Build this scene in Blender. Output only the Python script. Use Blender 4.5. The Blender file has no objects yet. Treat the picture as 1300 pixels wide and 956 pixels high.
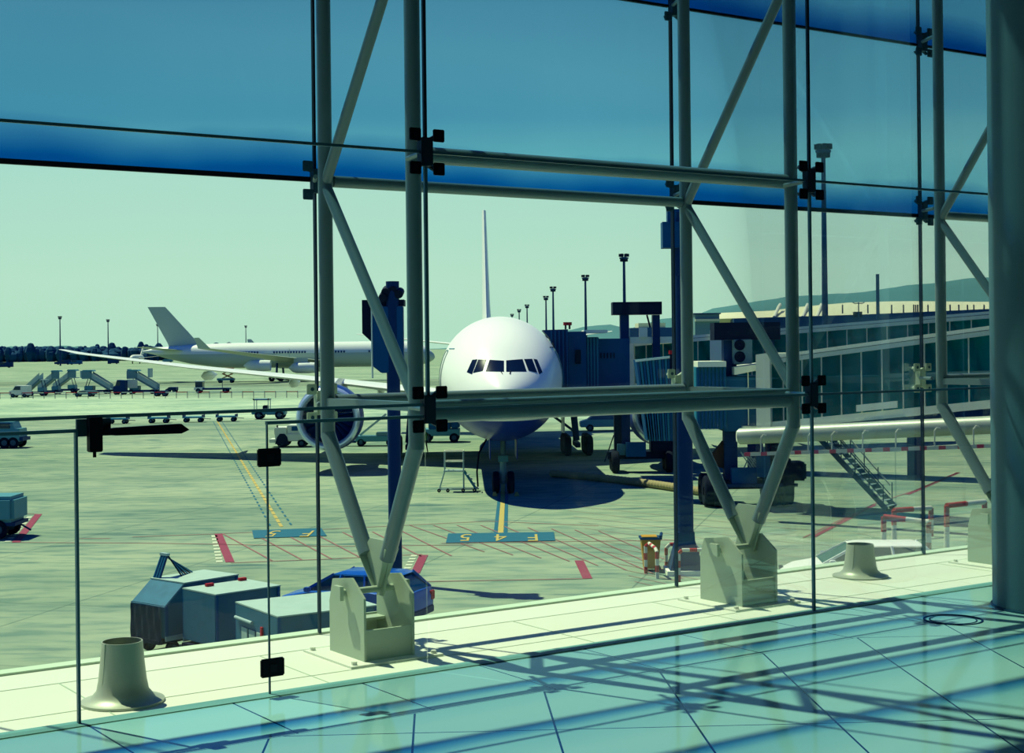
import bpy, bmesh, math, random
from mathutils import Vector, Matrix
from mathutils.bvhtree import BVHTree
random.seed(7)
SC = bpy.context.scene
COL = SC.collection
PI = math.pi

# ------------------------------------------------------------------ camera model (photo frame 1300 x 956)
FL, ROLL, HY, CX, CH, PH = 1900.0, 0.01124, 440.0, 650.0, 7.1, 0.97
CR = Vector((math.cos(ROLL), 0, -math.sin(ROLL)))
CU = Vector((math.sin(ROLL), 0, math.cos(ROLL)))
CF = Vector((0, 1, 0))
FD = Vector((math.sin(PH), math.cos(PH), 0))       # along the facade
FN = Vector((-math.cos(PH), math.sin(PH), 0))      # out of the facade
FR = math.atan2(FD.y, FD.x)
FZ = CH - 1.70                                      # hall floor height
SZ = CH - 1.75                                      # ledge height

def ray(x, y): return CR * (x - CX) + CU * (HY - y) + CF * FL
def G(x, y, z=0.0):
    k = ray(x, y); t = (z - CH) / k.z
    return Vector((k.x * t, k.y * t, z))
def AY(x, y, Y):
    k = ray(x, y); t = Y / k.y
    return Vector((k.x * t, Y, CH + k.z * t))
def FP(u, v, w=0.0):
    p = FD * u + FN * v
    return Vector((p.x, p.y, CH + w))

# ------------------------------------------------------------------ colours and materials
def lin(c):
    return tuple((v / 255 / 12.92 if v / 255 <= 0.04045 else ((v / 255 + 0.055) / 1.055) ** 2.4) for v in c)

MATS = {}
def mat(name, rgb, rough=0.5, metal=0.0, var=0.06, scale=3.0, bump=0.0, spec=0.12, rgb2=None, zsplit=None):
    if name in MATS: return MATS[name]
    m = bpy.data.materials.new(name); m.use_nodes = True
    nt = m.node_tree; N = nt.nodes; L = nt.links
    b = N['Principled BSDF']
    b.inputs['Roughness'].default_value = rough
    b.inputs['Metallic'].default_value = metal
    b.inputs['Specular IOR Level'].default_value = spec
    tc = N.new('ShaderNodeTexCoord'); no = N.new('ShaderNodeTexNoise')
    no.inputs['Scale'].default_value = scale; no.inputs['Detail'].default_value = 5
    L.new(tc.outputs['Object'], no.inputs['Vector'])
    mx = N.new('ShaderNodeMix'); mx.data_type = 'RGBA'
    mx.inputs[6].default_value = tuple(v * (1 - var) for v in rgb) + (1,)
    mx.inputs[7].default_value = tuple(min(1, v * (1 + var)) for v in rgb) + (1,)
    L.new(no.outputs['Fac'], mx.inputs[0])
    out = mx.outputs[2]
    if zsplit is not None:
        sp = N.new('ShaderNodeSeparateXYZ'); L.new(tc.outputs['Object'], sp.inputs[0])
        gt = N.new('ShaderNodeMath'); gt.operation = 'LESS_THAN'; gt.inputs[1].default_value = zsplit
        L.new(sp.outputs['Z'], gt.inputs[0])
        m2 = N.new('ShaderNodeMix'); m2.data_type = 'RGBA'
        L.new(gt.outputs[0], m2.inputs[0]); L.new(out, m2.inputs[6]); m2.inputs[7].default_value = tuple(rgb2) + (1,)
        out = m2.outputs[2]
    L.new(out, b.inputs['Base Color'])
    if bump > 0:
        bp = N.new('ShaderNodeBump'); bp.inputs['Strength'].default_value = bump; bp.inputs['Distance'].default_value = 0.02
        L.new(no.outputs['Fac'], bp.inputs['Height']); L.new(bp.outputs[0], b.inputs['Normal'])
    MATS[name] = m
    return m

def glassmat(name, tint, refl=0.5, rough=0.0, grad=None, haze=0.0, hazecol=(0.3, 0.5, 0.5)):
    """pane: tinted see-through plus a fresnel reflection"""
    m = bpy.data.materials.new(name); m.use_nodes = True
    nt = m.node_tree; N = nt.nodes; L = nt.links
    for n in list(N): N.remove(n)
    o = N.new('ShaderNodeOutputMaterial')
    tr = N.new('ShaderNodeBsdfTransparent'); tr.inputs[0].default_value = tuple(tint) + (1,)
    gl = N.new('ShaderNodeBsdfGlossy'); gl.inputs['Roughness'].default_value = rough
    gl.inputs['Color'].default_value = (0.9, 0.95, 1, 1)
    fr = N.new('ShaderNodeFresnel'); fr.inputs[0].default_value = 1.45
    mu = N.new('ShaderNodeMath'); mu.operation = 'MULTIPLY'; mu.inputs[1].default_value = refl
    L.new(fr.outputs[0], mu.inputs[0])
    mx = N.new('ShaderNodeMixShader')
    L.new(mu.outputs[0], mx.inputs[0]); L.new(tr.outputs[0], mx.inputs[1]); L.new(gl.outputs[0], mx.inputs[2])
    last = mx.outputs[0]
    if grad:                      # printed tint that grows denser towards the pane's lower edge
        tc = N.new('ShaderNodeTexCoord'); sp = N.new('ShaderNodeSeparateXYZ'); L.new(tc.outputs['Object'], sp.inputs[0])
        ad = N.new('ShaderNodeMath'); ad.operation = 'MULTIPLY_ADD'
        no = N.new('ShaderNodeTexNoise'); no.inputs['Scale'].default_value = 0.9; L.new(tc.outputs['Object'], no.inputs['Vector'])
        ad.inputs[1].default_value = 0.25; L.new(no.outputs['Fac'], ad.inputs[0]); L.new(sp.outputs['Z'], ad.inputs[2])
        rp = N.new('ShaderNodeValToRGB'); L.new(ad.outputs[0], rp.inputs[0])
        e = rp.color_ramp.elements
        e[0].position = grad[0][0]; e[0].color = tuple(grad[0][1]) + (1,)
        e[1].position = grad[-1][0]; e[1].color = tuple(grad[-1][1]) + (1,)
        for p, c in grad[1:-1]:
            q = e.new(p); q.color = tuple(c) + (1,)
        L.new(rp.outputs[0], tr.inputs[0])
    if haze > 0:
        df = N.new('ShaderNodeBsdfTranslucent'); df.inputs[0].default_value = tuple(hazecol) + (1,)
        m2 = N.new('ShaderNodeMixShader'); m2.inputs[0].default_value = haze
        L.new(last, m2.inputs[1]); L.new(df.outputs[0], m2.inputs[2]); last = m2.outputs[0]
    L.new(last, o.inputs[0])
    MATS[name] = m
    return m

M_STEEL = mat('painted_steel', (0.125, 0.20, 0.23), 0.32, 0.0, 0.05, spec=0.4)
M_SHOE = mat('shoe_steel', (0.40, 0.50, 0.40), 0.4, 0.0, 0.06, 6)
M_BLACK = mat('black_fitting', (0.001, 0.003, 0.010), 0.5, 0.0, 0.1, spec=0.1)
M_CLAMP = mat('grey_clamp', (0.025, 0.075, 0.12), 0.4, 0.0, 0.1)
M_EDGE = mat('glass_edge', (0.07, 0.15, 0.22), 0.3)
M_JOINT = mat('joint_seal', (0.012, 0.03, 0.06), 0.4)
M_JOINT2 = mat('joint_seal_dark', (0.004, 0.006, 0.016), 0.5)
M_LEDGE = mat('ledge_panel', (0.70, 0.75, 0.66), 0.55, 0, 0.03, 2)
M_LEDGE_EDGE = mat('ledge_edge', (0.42, 0.55, 0.42), 0.5)
M_CONE = mat('duct_cowl_metal', (0.40, 0.46, 0.38), 0.42, 0.2)
M_COLUMN = mat('column_paint', (0.10, 0.19, 0.23), 0.5, 0, 0.03)
M_WHITE = mat('aircraft_white', (0.78, 0.80, 0.74), 0.3, 0, 0.03, 0.4)
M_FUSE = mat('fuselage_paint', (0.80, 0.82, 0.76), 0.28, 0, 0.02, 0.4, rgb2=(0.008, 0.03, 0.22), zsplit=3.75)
M_NAVY = mat('navy_paint', (0.01, 0.035, 0.22), 0.35)
M_WING = mat('wing_paint', (0.66, 0.70, 0.66), 0.3, 0, 0.04)
M_LIP = mat('polished_lip', (0.55, 0.68, 0.80), 0.25, 0.6)
M_DARK = mat('dark_metal', (0.001, 0.008, 0.03), 0.6, spec=0.1)
M_DARK2 = mat('dark_blue_steel', (0.002, 0.03, 0.11), 0.55, spec=0.1)
M_RUBBER = mat('tyre_rubber', (0.001, 0.006, 0.02), 0.8, spec=0.1)
M_WINDOW = mat('cockpit_glass', (0.003, 0.010, 0.035), 0.15)
M_GREYPL = mat('old_plane_grey', (0.42, 0.52, 0.42), 0.4, 0, 0.05, 0.3)
M_GREYTOP = mat('old_plane_white', (0.70, 0.76, 0.66), 0.35, 0, 0.03, 0.3)
M_BRIDGE = mat('bridge_blue', (0.003, 0.075, 0.20), 0.5, 0, 0.15, 2)
M_BRIDGE2 = mat('bridge_light_blue', (0.02, 0.18, 0.28), 0.5, 0, 0.12, 2)
M_PALE = mat('pale_beam', (0.78, 0.84, 0.66), 0.5, 0, 0.05)
M_ROOF = mat('terminal_roof', (0.62, 0.62, 0.40), 0.5, 0, 0.06, 0.2)
M_BAND = mat('terminal_band', (0.012, 0.06, 0.16), 0.5, 0, 0.2, 0.3)
M_TEAL = mat('teal_body', (0.07, 0.24, 0.28), 0.45)
M_BODYW = mat('vehicle_white', (0.62, 0.66, 0.56), 0.35)
M_GREY = mat('vehicle_grey', (0.12, 0.24, 0.26), 0.5)
M_STAIRM = mat('aluminium_treads', (0.32, 0.44, 0.42), 0.4, 0.1)
M_RED = mat('red_paint', (0.42, 0.02, 0.03), 0.5)
M_PINK = mat('red_tape', (0.60, 0.07, 0.12), 0.5)
M_BARW = mat('barrier_white', (0.62, 0.64, 0.50), 0.5)
M_ORANGE = mat('orange_paint', (0.40, 0.10, 0.02), 0.5)
M_YELLOW = mat('yellow_plastic', (0.45, 0.24, 0.02), 0.5)
M_BLUECAR = mat('blue_car_paint', (0.008, 0.09, 0.42), 0.22, 0.2, 0.05)
M_CARGLASS = mat('car_glass', (0.002, 0.03, 0.06), 0.1, spec=0.3)
M_GREENGL = mat('green_car_glass', (0.0, 0.07, 0.07), 0.5, spec=0.05)
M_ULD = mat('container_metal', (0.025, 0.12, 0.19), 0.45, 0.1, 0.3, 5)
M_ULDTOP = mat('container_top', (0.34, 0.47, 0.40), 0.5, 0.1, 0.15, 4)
M_CURT = mat('container_curtain', (0.002, 0.018, 0.045), 0.4, 0, 0.4, 9, 0.4)
M_MARKR = mat('marking_red', (0.22, 0.04, 0.075), 0.8, 0, 0.25, 8)
M_MARKB = mat('marking_blue', (0.015, 0.11, 0.17), 0.8, 0, 0.15, 6)
M_MARKY = mat('marking_yellow', (0.42, 0.33, 0.10), 0.8, 0, 0.2, 8)
M_MARKW = mat('marking_white', (0.45, 0.50, 0.36), 0.8, 0, 0.2, 8)
M_TREE = mat('woodland', (0.004, 0.055, 0.12), 0.9, 0, 0.5, 0.08)
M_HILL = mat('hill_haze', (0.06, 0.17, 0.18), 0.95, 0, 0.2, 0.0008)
M_HOSE = mat('hose_canvas', (0.30, 0.26, 0.13), 0.7, 0, 0.2)
M_SKIN = mat('skin', (0.35, 0.2, 0.13), 0.6)
M_VEST = mat('hivis_green', (0.12, 0.5, 0.12), 0.6)
M_RUST = mat('rusty_brown', (0.05, 0.03, 0.02), 0.7)
M_INT = mat('hall_lining', (0.02, 0.03, 0.045), 0.8)
M_CEIL = mat('hall_ceiling', (0.03, 0.045, 0.06), 0.8)

G_CLEAR = glassmat('clear_glass', (0.98, 0.992, 0.985), 0.22)
G_TINT = glassmat('tinted_glass', (0.3, 0.5, 0.7), 0.2, grad=[(0.0, (0.0, 0.26, 0.60)), (0.16, (0.0, 0.30, 0.64)), (0.42, (0.52, 0.76, 0.88)), (1.0, (0.66, 0.85, 0.93))], haze=0.02)
G_TEAL = glassmat('walkway_glass', (0.0, 0.66, 0.76), 0.25, 0.05, haze=0.5, hazecol=(0.0, 0.55, 0.55))

# ------------------------------------------------------------------ mesh builder
class MB:
    def __init__(s, tf=None):
        s.v = []; s.f = []; s.tf = tf
    def add(s, vs, fs):
        k = len(s.v)
        for p in vs:
            p = Vector(p)
            s.v.append(s.tf(p) if s.tf else p)
        s.f += [tuple(i + k for i in f) for f in fs]
        return s
    def box(s, a, b):
        (x0, y0, z0), (x1, y1, z1) = a, b
        if x0 > x1: x0, x1 = x1, x0
        if y0 > y1: y0, y1 = y1, y0
        if z0 > z1: z0, z1 = z1, z0
        return s.add([(x0,y0,z0),(x1,y0,z0),(x1,y1,z0),(x0,y1,z0),(x0,y0,z1),(x1,y0,z1),(x1,y1,z1),(x0,y1,z1)],
              [(0,3,2,1),(4,5,6,7),(0,1,5,4),(1,2,6,5),(2,3,7,6),(3,0,4,7)])
    def cbox(s, c, d):
        return s.box([c[i] - d[i] / 2 for i in range(3)], [c[i] + d[i] / 2 for i in range(3)])
    def tube(s, p0, p1, r0, r1=None, n=12, caps=True):
        p0 = Vector(p0); p1 = Vector(p1); r1 = r0 if r1 is None else r1
        d = (p1 - p0).normalized(); a = Vector((0,0,1)) if abs(d.z) < 0.9 else Vector((1,0,0))
        x = d.cross(a).normalized(); y = d.cross(x)
        vs = []
        for p, r in ((p0, r0), (p1, r1)):
            for i in range(n):
                t = 2 * PI * i / n
                vs.append(p + x * math.cos(t) * r + y * math.sin(t) * r)
        fs = [(i, i + n, (i + 1) % n + n, (i + 1) % n) for i in range(n)]
        if caps: fs += [tuple(range(n)), tuple(range(2 * n - 1, n - 1, -1))]
        return s.add(vs, fs)
    def path(s, pts, r, n=10):
        for a, b in zip(pts[:-1], pts[1:]): s.tube(a, b, r, n=n)
        return s
    def bar(s, p0, p1, w, h):
        """rectangular bar from p0 to p1, w sideways, h upwards"""
        p0 = Vector(p0); p1 = Vector(p1); d = (p1 - p0).normalized()
        up = Vector((0,0,1)) if abs(d.z) < 0.95 else Vector((0,1,0))
        x = d.cross(up).normalized() * w / 2; y = x.cross(d).normalized() * h / 2
        vs = [p + q for p in (p0, p1) for q in (-x - y, x - y, x + y, -x + y)]
        return s.add(vs, [(0,1,2,3),(7,6,5,4),(0,4,5,1),(1,5,6,2),(2,6,7,3),(3,7,4,0)])
    def lathe(s, prof, c=(0,0,0), axis='z', n=32, close=False):
        vs = []; m = len(prof)
        for i in range(n):
            t = 2 * PI * i / n; ct, st = math.cos(t), math.sin(t)
            for r, h in prof:
                if axis == 'z': p = (c[0] + r * ct, c[1] + r * st, c[2] + h)
                elif axis == 'y': p = (c[0] + r * ct, c[1] + h, c[2] + r * st)
                else: p = (c[0] + h, c[1] + r * ct, c[2] + r * st)
                vs.append(p)
        fs = []
        mm = m if close else m - 1
        for i in range(n):
            j = (i + 1) % n
            for k in range(mm):
                k2 = (k + 1) % m
                fs.append((i * m + k, j * m + k, j * m + k2, i * m + k2))
        return s.add(vs, fs)
    def prism(s, poly, off):
        """poly: 3D points of one face, off: vector to the other face"""
        off = Vector(off); n = len(poly); P = [Vector(p) for p in poly]
        vs = P + [p + off for p in P]
        return s.add(vs, [tuple(range(n)), tuple(range(2 * n - 1, n - 1, -1))] + [(i, i + n, (i + 1) % n + n, (i + 1) % n) for i in range(n)])
    def loft(s, rings, cap0=True, cap1=True):
        n = len(rings[0]); vs = [p for r in rings for p in r]; fs = []
        for k in range(len(rings) - 1):
            for i in range(n):
                j = (i + 1) % n
                fs.append((k * n + i, k * n + j, (k + 1) * n + j, (k + 1) * n + i))
        if cap0: fs.append(tuple(range(n - 1, -1, -1)))
        if cap1: fs.append(tuple(range((len(rings) - 1) * n, len(rings) * n)))
        return s.add(vs, fs)
    def build(s, name, m, parent=None, smooth=False, bevel=0.0, subs=0, loc=None, rotz=0.0):
        me = bpy.data.meshes.new(name)
        me.from_pydata([tuple(p) for p in s.v], [], s.f)
        bm = bmesh.new(); bm.from_mesh(me)
        bmesh.ops.recalc_face_normals(bm, faces=bm.faces)
        if bevel > 0:
            bmesh.ops.bevel(bm, geom=[e for e in bm.edges], offset=bevel, segments=2, affect='EDGES', clamp_overlap=True)
        if smooth:
            for f in bm.faces: f.smooth = True
            for e in bm.edges:
                if len(e.link_faces) == 2 and e.calc_face_angle(0) > 0.7: e.smooth = False
        bm.to_mesh(me); bm.free()
        me.materials.append(m)
        o = bpy.data.objects.new(name, me); COL.objects.link(o)
        if parent: o.parent = parent
        if loc is not None: o.location = loc
        o.rotation_euler = (0, 0, rotz)
        return o

def tag(o, label=None, cat=None, group=None, kind=None):
    if label: o['label'] = label
    if cat: o['category'] = cat
    if group: o['group'] = group
    if kind: o['kind'] = kind
    return o
def thing(name, label, cat, loc=(0,0,0), rotz=0.0, group=None):
    o = bpy.data.objects.new(name, None); COL.objects.link(o)
    o.empty_display_size = 0.2
    o.location = loc; o.rotation_euler = (0, 0, rotz)
    return tag(o, label, cat, group)
def kids(o): return [c for c in bpy.data.objects if c.parent == o]
def copy_tree(o, parent=None):
    c = o.copy(); COL.objects.link(c)
    c.parent = parent
    for ch in kids(o): copy_tree(ch, c)
    return c
def dup(o, loc, rotz=None, label=None):
    c = copy_tree(o)
    c.location = loc
    if rotz is not None: c.rotation_euler = (0, 0, rotz)
    if label: c['label'] = label
    return c
def textmesh(s, size, name, m, parent, loc, rot, depth=0.004, squash=1.0):
    cu = bpy.data.curves.new(name, 'FONT'); cu.body = s; cu.size = size; cu.extrude = depth
    cu.align_x = 'CENTER'; cu.align_y = 'CENTER'
    t = bpy.data.objects.new(name + '_tmp', cu); COL.objects.link(t)
    dg = bpy.context.evaluated_depsgraph_get(); dg.update()
    me = bpy.data.meshes.new_from_object(t.evaluated_get(dg)); me.name = name
    bpy.data.objects.remove(t)
    me.materials.clear(); me.materials.append(m)
    o = bpy.data.objects.new(name, me); COL.objects.link(o); o.parent = parent
    o.location = loc; o.rotation_euler = rot; o.scale = (squash, 1, 1)
    return o

# ------------------------------------------------------------------ camera, world, sun
cd = bpy.data.cameras.new('camera'); cam = bpy.data.objects.new('camera', cd); COL.objects.link(cam)
cd.sensor_width = 36; cd.lens = FL / 1300 * 36; cd.shift_y = -(478 - HY) / 1300; cd.clip_end = 30000; cd.clip_start = 0.1
mw = Matrix.Identity(4)
for i in range(3):
    mw[i][0] = CR[i]; mw[i][1] = CU[i]; mw[i][2] = -CF[i]
mw[0][3], mw[1][3], mw[2][3] = 0, 0, CH
cam.matrix_world = mw
SC.camera = cam

w = bpy.data.worlds.new('world'); SC.world = w; w.use_nodes = True
nt = w.node_tree; N = nt.nodes; L = nt.links
bg = N['Background']
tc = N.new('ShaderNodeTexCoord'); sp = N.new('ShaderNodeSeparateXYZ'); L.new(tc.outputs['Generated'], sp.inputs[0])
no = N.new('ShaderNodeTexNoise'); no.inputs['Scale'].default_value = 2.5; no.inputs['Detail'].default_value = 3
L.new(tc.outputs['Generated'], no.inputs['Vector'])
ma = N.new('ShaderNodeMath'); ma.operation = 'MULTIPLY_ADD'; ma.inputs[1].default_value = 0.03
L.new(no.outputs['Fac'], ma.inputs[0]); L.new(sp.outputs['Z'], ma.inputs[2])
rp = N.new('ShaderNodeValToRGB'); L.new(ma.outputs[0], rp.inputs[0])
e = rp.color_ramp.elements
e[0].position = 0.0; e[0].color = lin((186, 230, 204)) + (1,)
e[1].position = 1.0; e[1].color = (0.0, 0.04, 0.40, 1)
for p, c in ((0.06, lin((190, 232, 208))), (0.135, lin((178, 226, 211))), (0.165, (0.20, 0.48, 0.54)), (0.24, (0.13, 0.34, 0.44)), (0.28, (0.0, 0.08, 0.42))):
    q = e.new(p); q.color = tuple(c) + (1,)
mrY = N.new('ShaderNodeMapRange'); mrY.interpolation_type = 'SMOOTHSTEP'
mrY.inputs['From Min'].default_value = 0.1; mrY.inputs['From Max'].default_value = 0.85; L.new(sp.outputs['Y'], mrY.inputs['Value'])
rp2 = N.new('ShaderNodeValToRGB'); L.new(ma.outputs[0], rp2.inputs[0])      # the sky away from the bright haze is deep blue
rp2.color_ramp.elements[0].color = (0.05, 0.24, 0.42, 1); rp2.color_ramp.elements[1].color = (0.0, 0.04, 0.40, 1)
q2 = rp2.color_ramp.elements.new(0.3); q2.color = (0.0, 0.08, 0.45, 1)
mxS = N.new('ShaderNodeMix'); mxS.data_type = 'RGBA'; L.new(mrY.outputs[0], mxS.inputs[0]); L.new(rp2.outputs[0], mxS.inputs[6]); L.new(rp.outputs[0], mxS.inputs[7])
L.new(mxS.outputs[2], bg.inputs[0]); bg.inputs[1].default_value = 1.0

sd = bpy.data.lights.new('sun', 'SUN'); sun = bpy.data.objects.new('sun', sd); COL.objects.link(sun)
sd.energy = 6.6; sd.angle = 0.009; sd.color = (0.92, 0.97, 0.62)
SUNDIR = Vector((0.46, -0.32, -1.0)).normalized()
sun.rotation_euler = SUNDIR.to_track_quat('-Z', 'Y').to_euler(); sun.location = (-30, 30, 80)

SC.view_settings.view_transform = 'Standard'; SC.view_settings.look = 'None'
SC.view_settings.exposure = 0; SC.view_settings.gamma = 1
SC.cycles.max_bounces = 8; SC.cycles.transparent_max_bounces = 32; SC.cycles.use_denoising = True

# ------------------------------------------------------------------ ground (apron) and its markings
def apron_mat():
    m = bpy.data.materials.new('apron_concrete'); m.use_nodes = True
    nt = m.node_tree; N = nt.nodes; L = nt.links; b = N['Principled BSDF']
    b.inputs['Roughness'].default_value = 0.95; b.inputs['Specular IOR Level'].default_value = 0.0
    tc = N.new('ShaderNodeTexCoord')
    def noise(sc, det, sx=1, sy=1, rot=0.0):
        mp = N.new('ShaderNodeMapping'); mp.inputs['Scale'].default_value = (sx, sy, 1); mp.inputs['Rotation'].default_value = (0, 0, rot)
        L.new(tc.outputs['Object'], mp.inputs[0])
        n = N.new('ShaderNodeTexNoise'); n.inputs['Scale'].default_value = sc; n.inputs['Detail'].default_value = det
        L.new(mp.outputs[0], n.inputs['Vector']); return n
    def ramp(src, p0, c0, p1, c1):
        r = N.new('ShaderNodeValToRGB'); L.new(src, r.inputs[0]); e = r.color_ramp.elements
        e[0].position = p0; e[0].color = tuple(c0) + (1,); e[1].position = p1; e[1].color = tuple(c1) + (1,); return r.outputs[0]
    def mul(a, bb, f=1.0):
        x = N.new('ShaderNodeMix'); x.data_type = 'RGBA'; x.blend_type = 'MULTIPLY'; x.inputs[0].default_value = f
        L.new(a, x.inputs[6]); L.new(bb, x.inputs[7]); return x.outputs[2]
    base = ramp(noise(0.05, 6).outputs['Fac'], 0.35, (0.21, 0.28, 0.20), 0.65, (0.31, 0.37, 0.26))
    st = ramp(noise(0.16, 6, 0.5, 1.4, 0.1).outputs['Fac'], 0.36, (0.66, 0.76, 0.82), 0.54, (1, 1, 1))
    fi = ramp(noise(1.1, 7, 0.6, 1.5, -0.2).outputs['Fac'], 0.36, (0.62, 0.74, 0.82), 0.54, (1, 1, 1))
    sp = ramp(noise(0.55, 5, 0.35, 1.5, 0.05).outputs['Fac'], 0.30, (0.45, 0.58, 0.72), 0.38, (1, 1, 1))
    c = mul(mul(mul(base, st), fi), sp)
    # expansion joints of the concrete bays
    mp = N.new('ShaderNodeMapping'); mp.inputs['Rotation'].default_value = (0, 0, 0.25); L.new(tc.outputs['Object'], mp.inputs[0])
    br = N.new('ShaderNodeTexBrick'); br.offset = 0; br.inputs['Scale'].default_value = 1.0
    br.inputs['Brick Width'].default_value = 7.5; br.inputs['Row Height'].default_value = 7.5; br.inputs['Mortar Size'].default_value = 0.035
    br.inputs['Color1'].default_value = (1, 1, 1, 1); br.inputs['Color2'].default_value = (0.96, 0.97, 0.95, 1); br.inputs['Mortar'].default_value = (0.6, 0.66, 0.7, 1)
    L.new(mp.outputs[0], br.inputs['Vector'])
    c = mul(c, br.outputs[0])
    # cross-fall bands of paler and darker paving far out (taxiway)
    sx = N.new('ShaderNodeSeparateXYZ'); L.new(tc.outputs['Object'], sx.inputs[0])
    wy = N.new('ShaderNodeMath'); wy.operation = 'MULTIPLY_ADD'; wy.inputs[1].default_value = 0.35; L.new(sx.outputs['X'], wy.inputs[0]); L.new(sx.outputs['Y'], wy.inputs[2])
    mr = N.new('ShaderNodeMapRange'); mr.inputs['From Min'].default_value = 0; mr.inputs['From Max'].default_value = 600; L.new(wy.outputs[0], mr.inputs[0])
    rr = N.new('ShaderNodeValToRGB'); L.new(mr.outputs[0], rr.inputs[0]); e = rr.color_ramp.elements
    e[0].position = 0; e[0].color = (1, 1, 1, 1); e[1].position = 1; e[1].color = (1.12, 1.12, 1.05, 1)
    for p, k in ((0.23, 1.0), (0.25, 1.5), (0.33, 1.5), (0.36, 1.12), (0.44, 1.1), (0.46, 0.78), (0.52, 0.8), (0.54, 1.15)):
        q = e.new(p); q.color = (k, k, k * 0.98, 1)
    c = mul(c, rr.outputs[0])
    L.new(c, b.inputs['Base Color'])
    return m
M_APRON = apron_mat()
g = MB(); g.add([(-3000, 5, 0), (3000, 5, 0), (3000, 9000, 0), (-3000, 9000, 0)], [(0, 1, 2, 3)])
ground = tag(g.build('ground', M_APRON), kind='structure')

def stripe(mb, pts, width, z=0.015):
    """flat painted line on the ground through pixel points"""
    P = [G(*p) for p in pts]
    for a, b in zip(P[:-1], P[1:]):
        d = (b - a).normalized(); n = Vector((-d.y, d.x, 0)) * width / 2
        h = Vector((0, 0, z))
        mb.add([a - n + h, b - n + h, b + n + h, a + n + h], [(0, 1, 2, 3)])
def quadpx(mb, px, z=0.024):
    mb.add([G(*p) + Vector((0, 0, z)) for p in px], [tuple(range(len(px)))])

m = MB()
for a, b in (((277, 678), (292, 714)), ((527, 728), (538, 705)), ((735, 712), (746, 735)), ((20, 689), (49, 653))):
    stripe(m, [a, b], 0.30)
m.build('red_stand_limit', M_MARKR, ground)
m = MB()
for pts in ([(277, 678), (420, 672), (620, 662), (760, 668)], [(293, 715), (420, 710), (536, 704)], [(526, 739), (640, 737), (746, 735)],
            [(20, 689), (200, 690), (420, 694), (600, 692)], [(24, 652), (49, 653)], [(100, 684), (140, 684)], [(168, 682), (277, 678)],
            [(560, 690), (860, 686)], [(1020, 683), (1110, 640), (1170, 620), (1217, 600)]):
    stripe(m, pts, 0.09)
for k in range(7):      # hatching of the left stand
    x = 283 + k * 38
    stripe(m, [(x, 678 + k * -0.5), (x + 62, 712 - k)], 0.07)
for k in range(9):      # hatching in front of the aircraft
    x = 520 + k * 30
    y = 667 + max(0, k - 3) * 1.5
    stripe(m, [(x, y), (x + 95 + k * 6, min(736, y + 34 + k * 4))], 0.06)
for k in range(16):     # long thin service lines to the right
    y = 648 + k * 7.5
    stripe(m, [(700 + k * 7, y - 22), (1000, y + 6 + k * 1.2), (1250, y + 22 + k * 2.2)], 0.035)
for k in range(5):
    y = 606 + k * 9
    stripe(m, [(1010, y - 14), (1250, y - 4)], 0.035)
m.build('red_hatching', mat('worn_red', (0.25, 0.12, 0.12), 0.85, 0, 0.3, 5), ground)
m = MB(); stripe(m, [(1032, 682), (1075, 660), (1110, 641)], 0.22); stripe(m, [(1152, 628), (1217, 600)], 0.22)
m.build('red_diagonal_line', M_MARKR, ground)
m = MB(); quadpx(m, [(566, 690), (705, 687), (703, 676), (569, 678)]); quadpx(m, [(322, 684), (415, 681), (408, 671), (320, 674)])
stripe(m, [(629, 677), (633, 640), (635, 600)], 0.14, 0.012); stripe(m, [(642, 677), (643, 640), (644, 600)], 0.14, 0.012)
m.build('blue_stand_plate', M_MARKB, ground)
m = MB(); stripe(m, [(635.5, 677), (638, 640), (640, 560)], 0.2, 0.016)
m.build('yellow_lead_in_line', M_MARKY, ground)
mdash = MB(); my = MB()
A = G(276, 535); B = G(358, 670)
for k in range(60):
    t0 = k / 60; t1 = t0 + 0.5 / 60
    dd = (B - A).normalized(); nn = Vector((-dd.y, dd.x, 0))
    p = A.lerp(B, t0); q = A.lerp(B, t1)
    for s_ in (-0.42, 0.42):
        o = nn * s_; hw = nn * 0.045; h = Vector((0, 0, 0.013))
        mdash.add([p + o - hw + h, q + o - hw + h, q + o + hw + h, p + o + hw + h], [(0, 1, 2, 3)])
    hw = nn * 0.07
    if True: my.add([p - hw + h, A.lerp(B, t0 + 0.8 / 60) - hw + h, A.lerp(B, t0 + 0.8 / 60) + hw + h, p + hw + h], [(0, 1, 2, 3)])
mdash.build('dark_dashed_line', M_MARKB, ground); my.build('yellow_dashed_line', M_MARKY, ground)
mw_ = MB()
for a, b, n_ in (((272, 680), (279, 716), 9), ((38, 656), (8, 690), 9), ((526, 705), (514, 728), 6)):
    for k in range(n_):
        p = (a[0] + (b[0] - a[0]) * k / n_, a[1] + (b[1] - a[1]) * k / n_); q = (a[0] + (b[0] - a[0]) * (k + .55) / n_, a[1] + (b[1] - a[1]) * (k + .55) / n_)
        stripe(mw_, [p, q], 0.22)
mw_.build('white_dashed_line', M_MARKW, ground)
def stand_char(ch, x, y, sz):
    textmesh(ch, sz * .9, 'stand_number_character', M_MARKY, ground, G(x, y) + Vector((0, 0, 0.034)), (0, 0, PI), 0.002, 0.36)
c0 = G(635, 683)
for ch, x in (('5', 591), ('4', 635), ('F', 677)): stand_char(ch, x, 683, 3.1)
for ch, x in (('5', 347), ('F', 391)): stand_char(ch, x, 678, 2.9)

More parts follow.
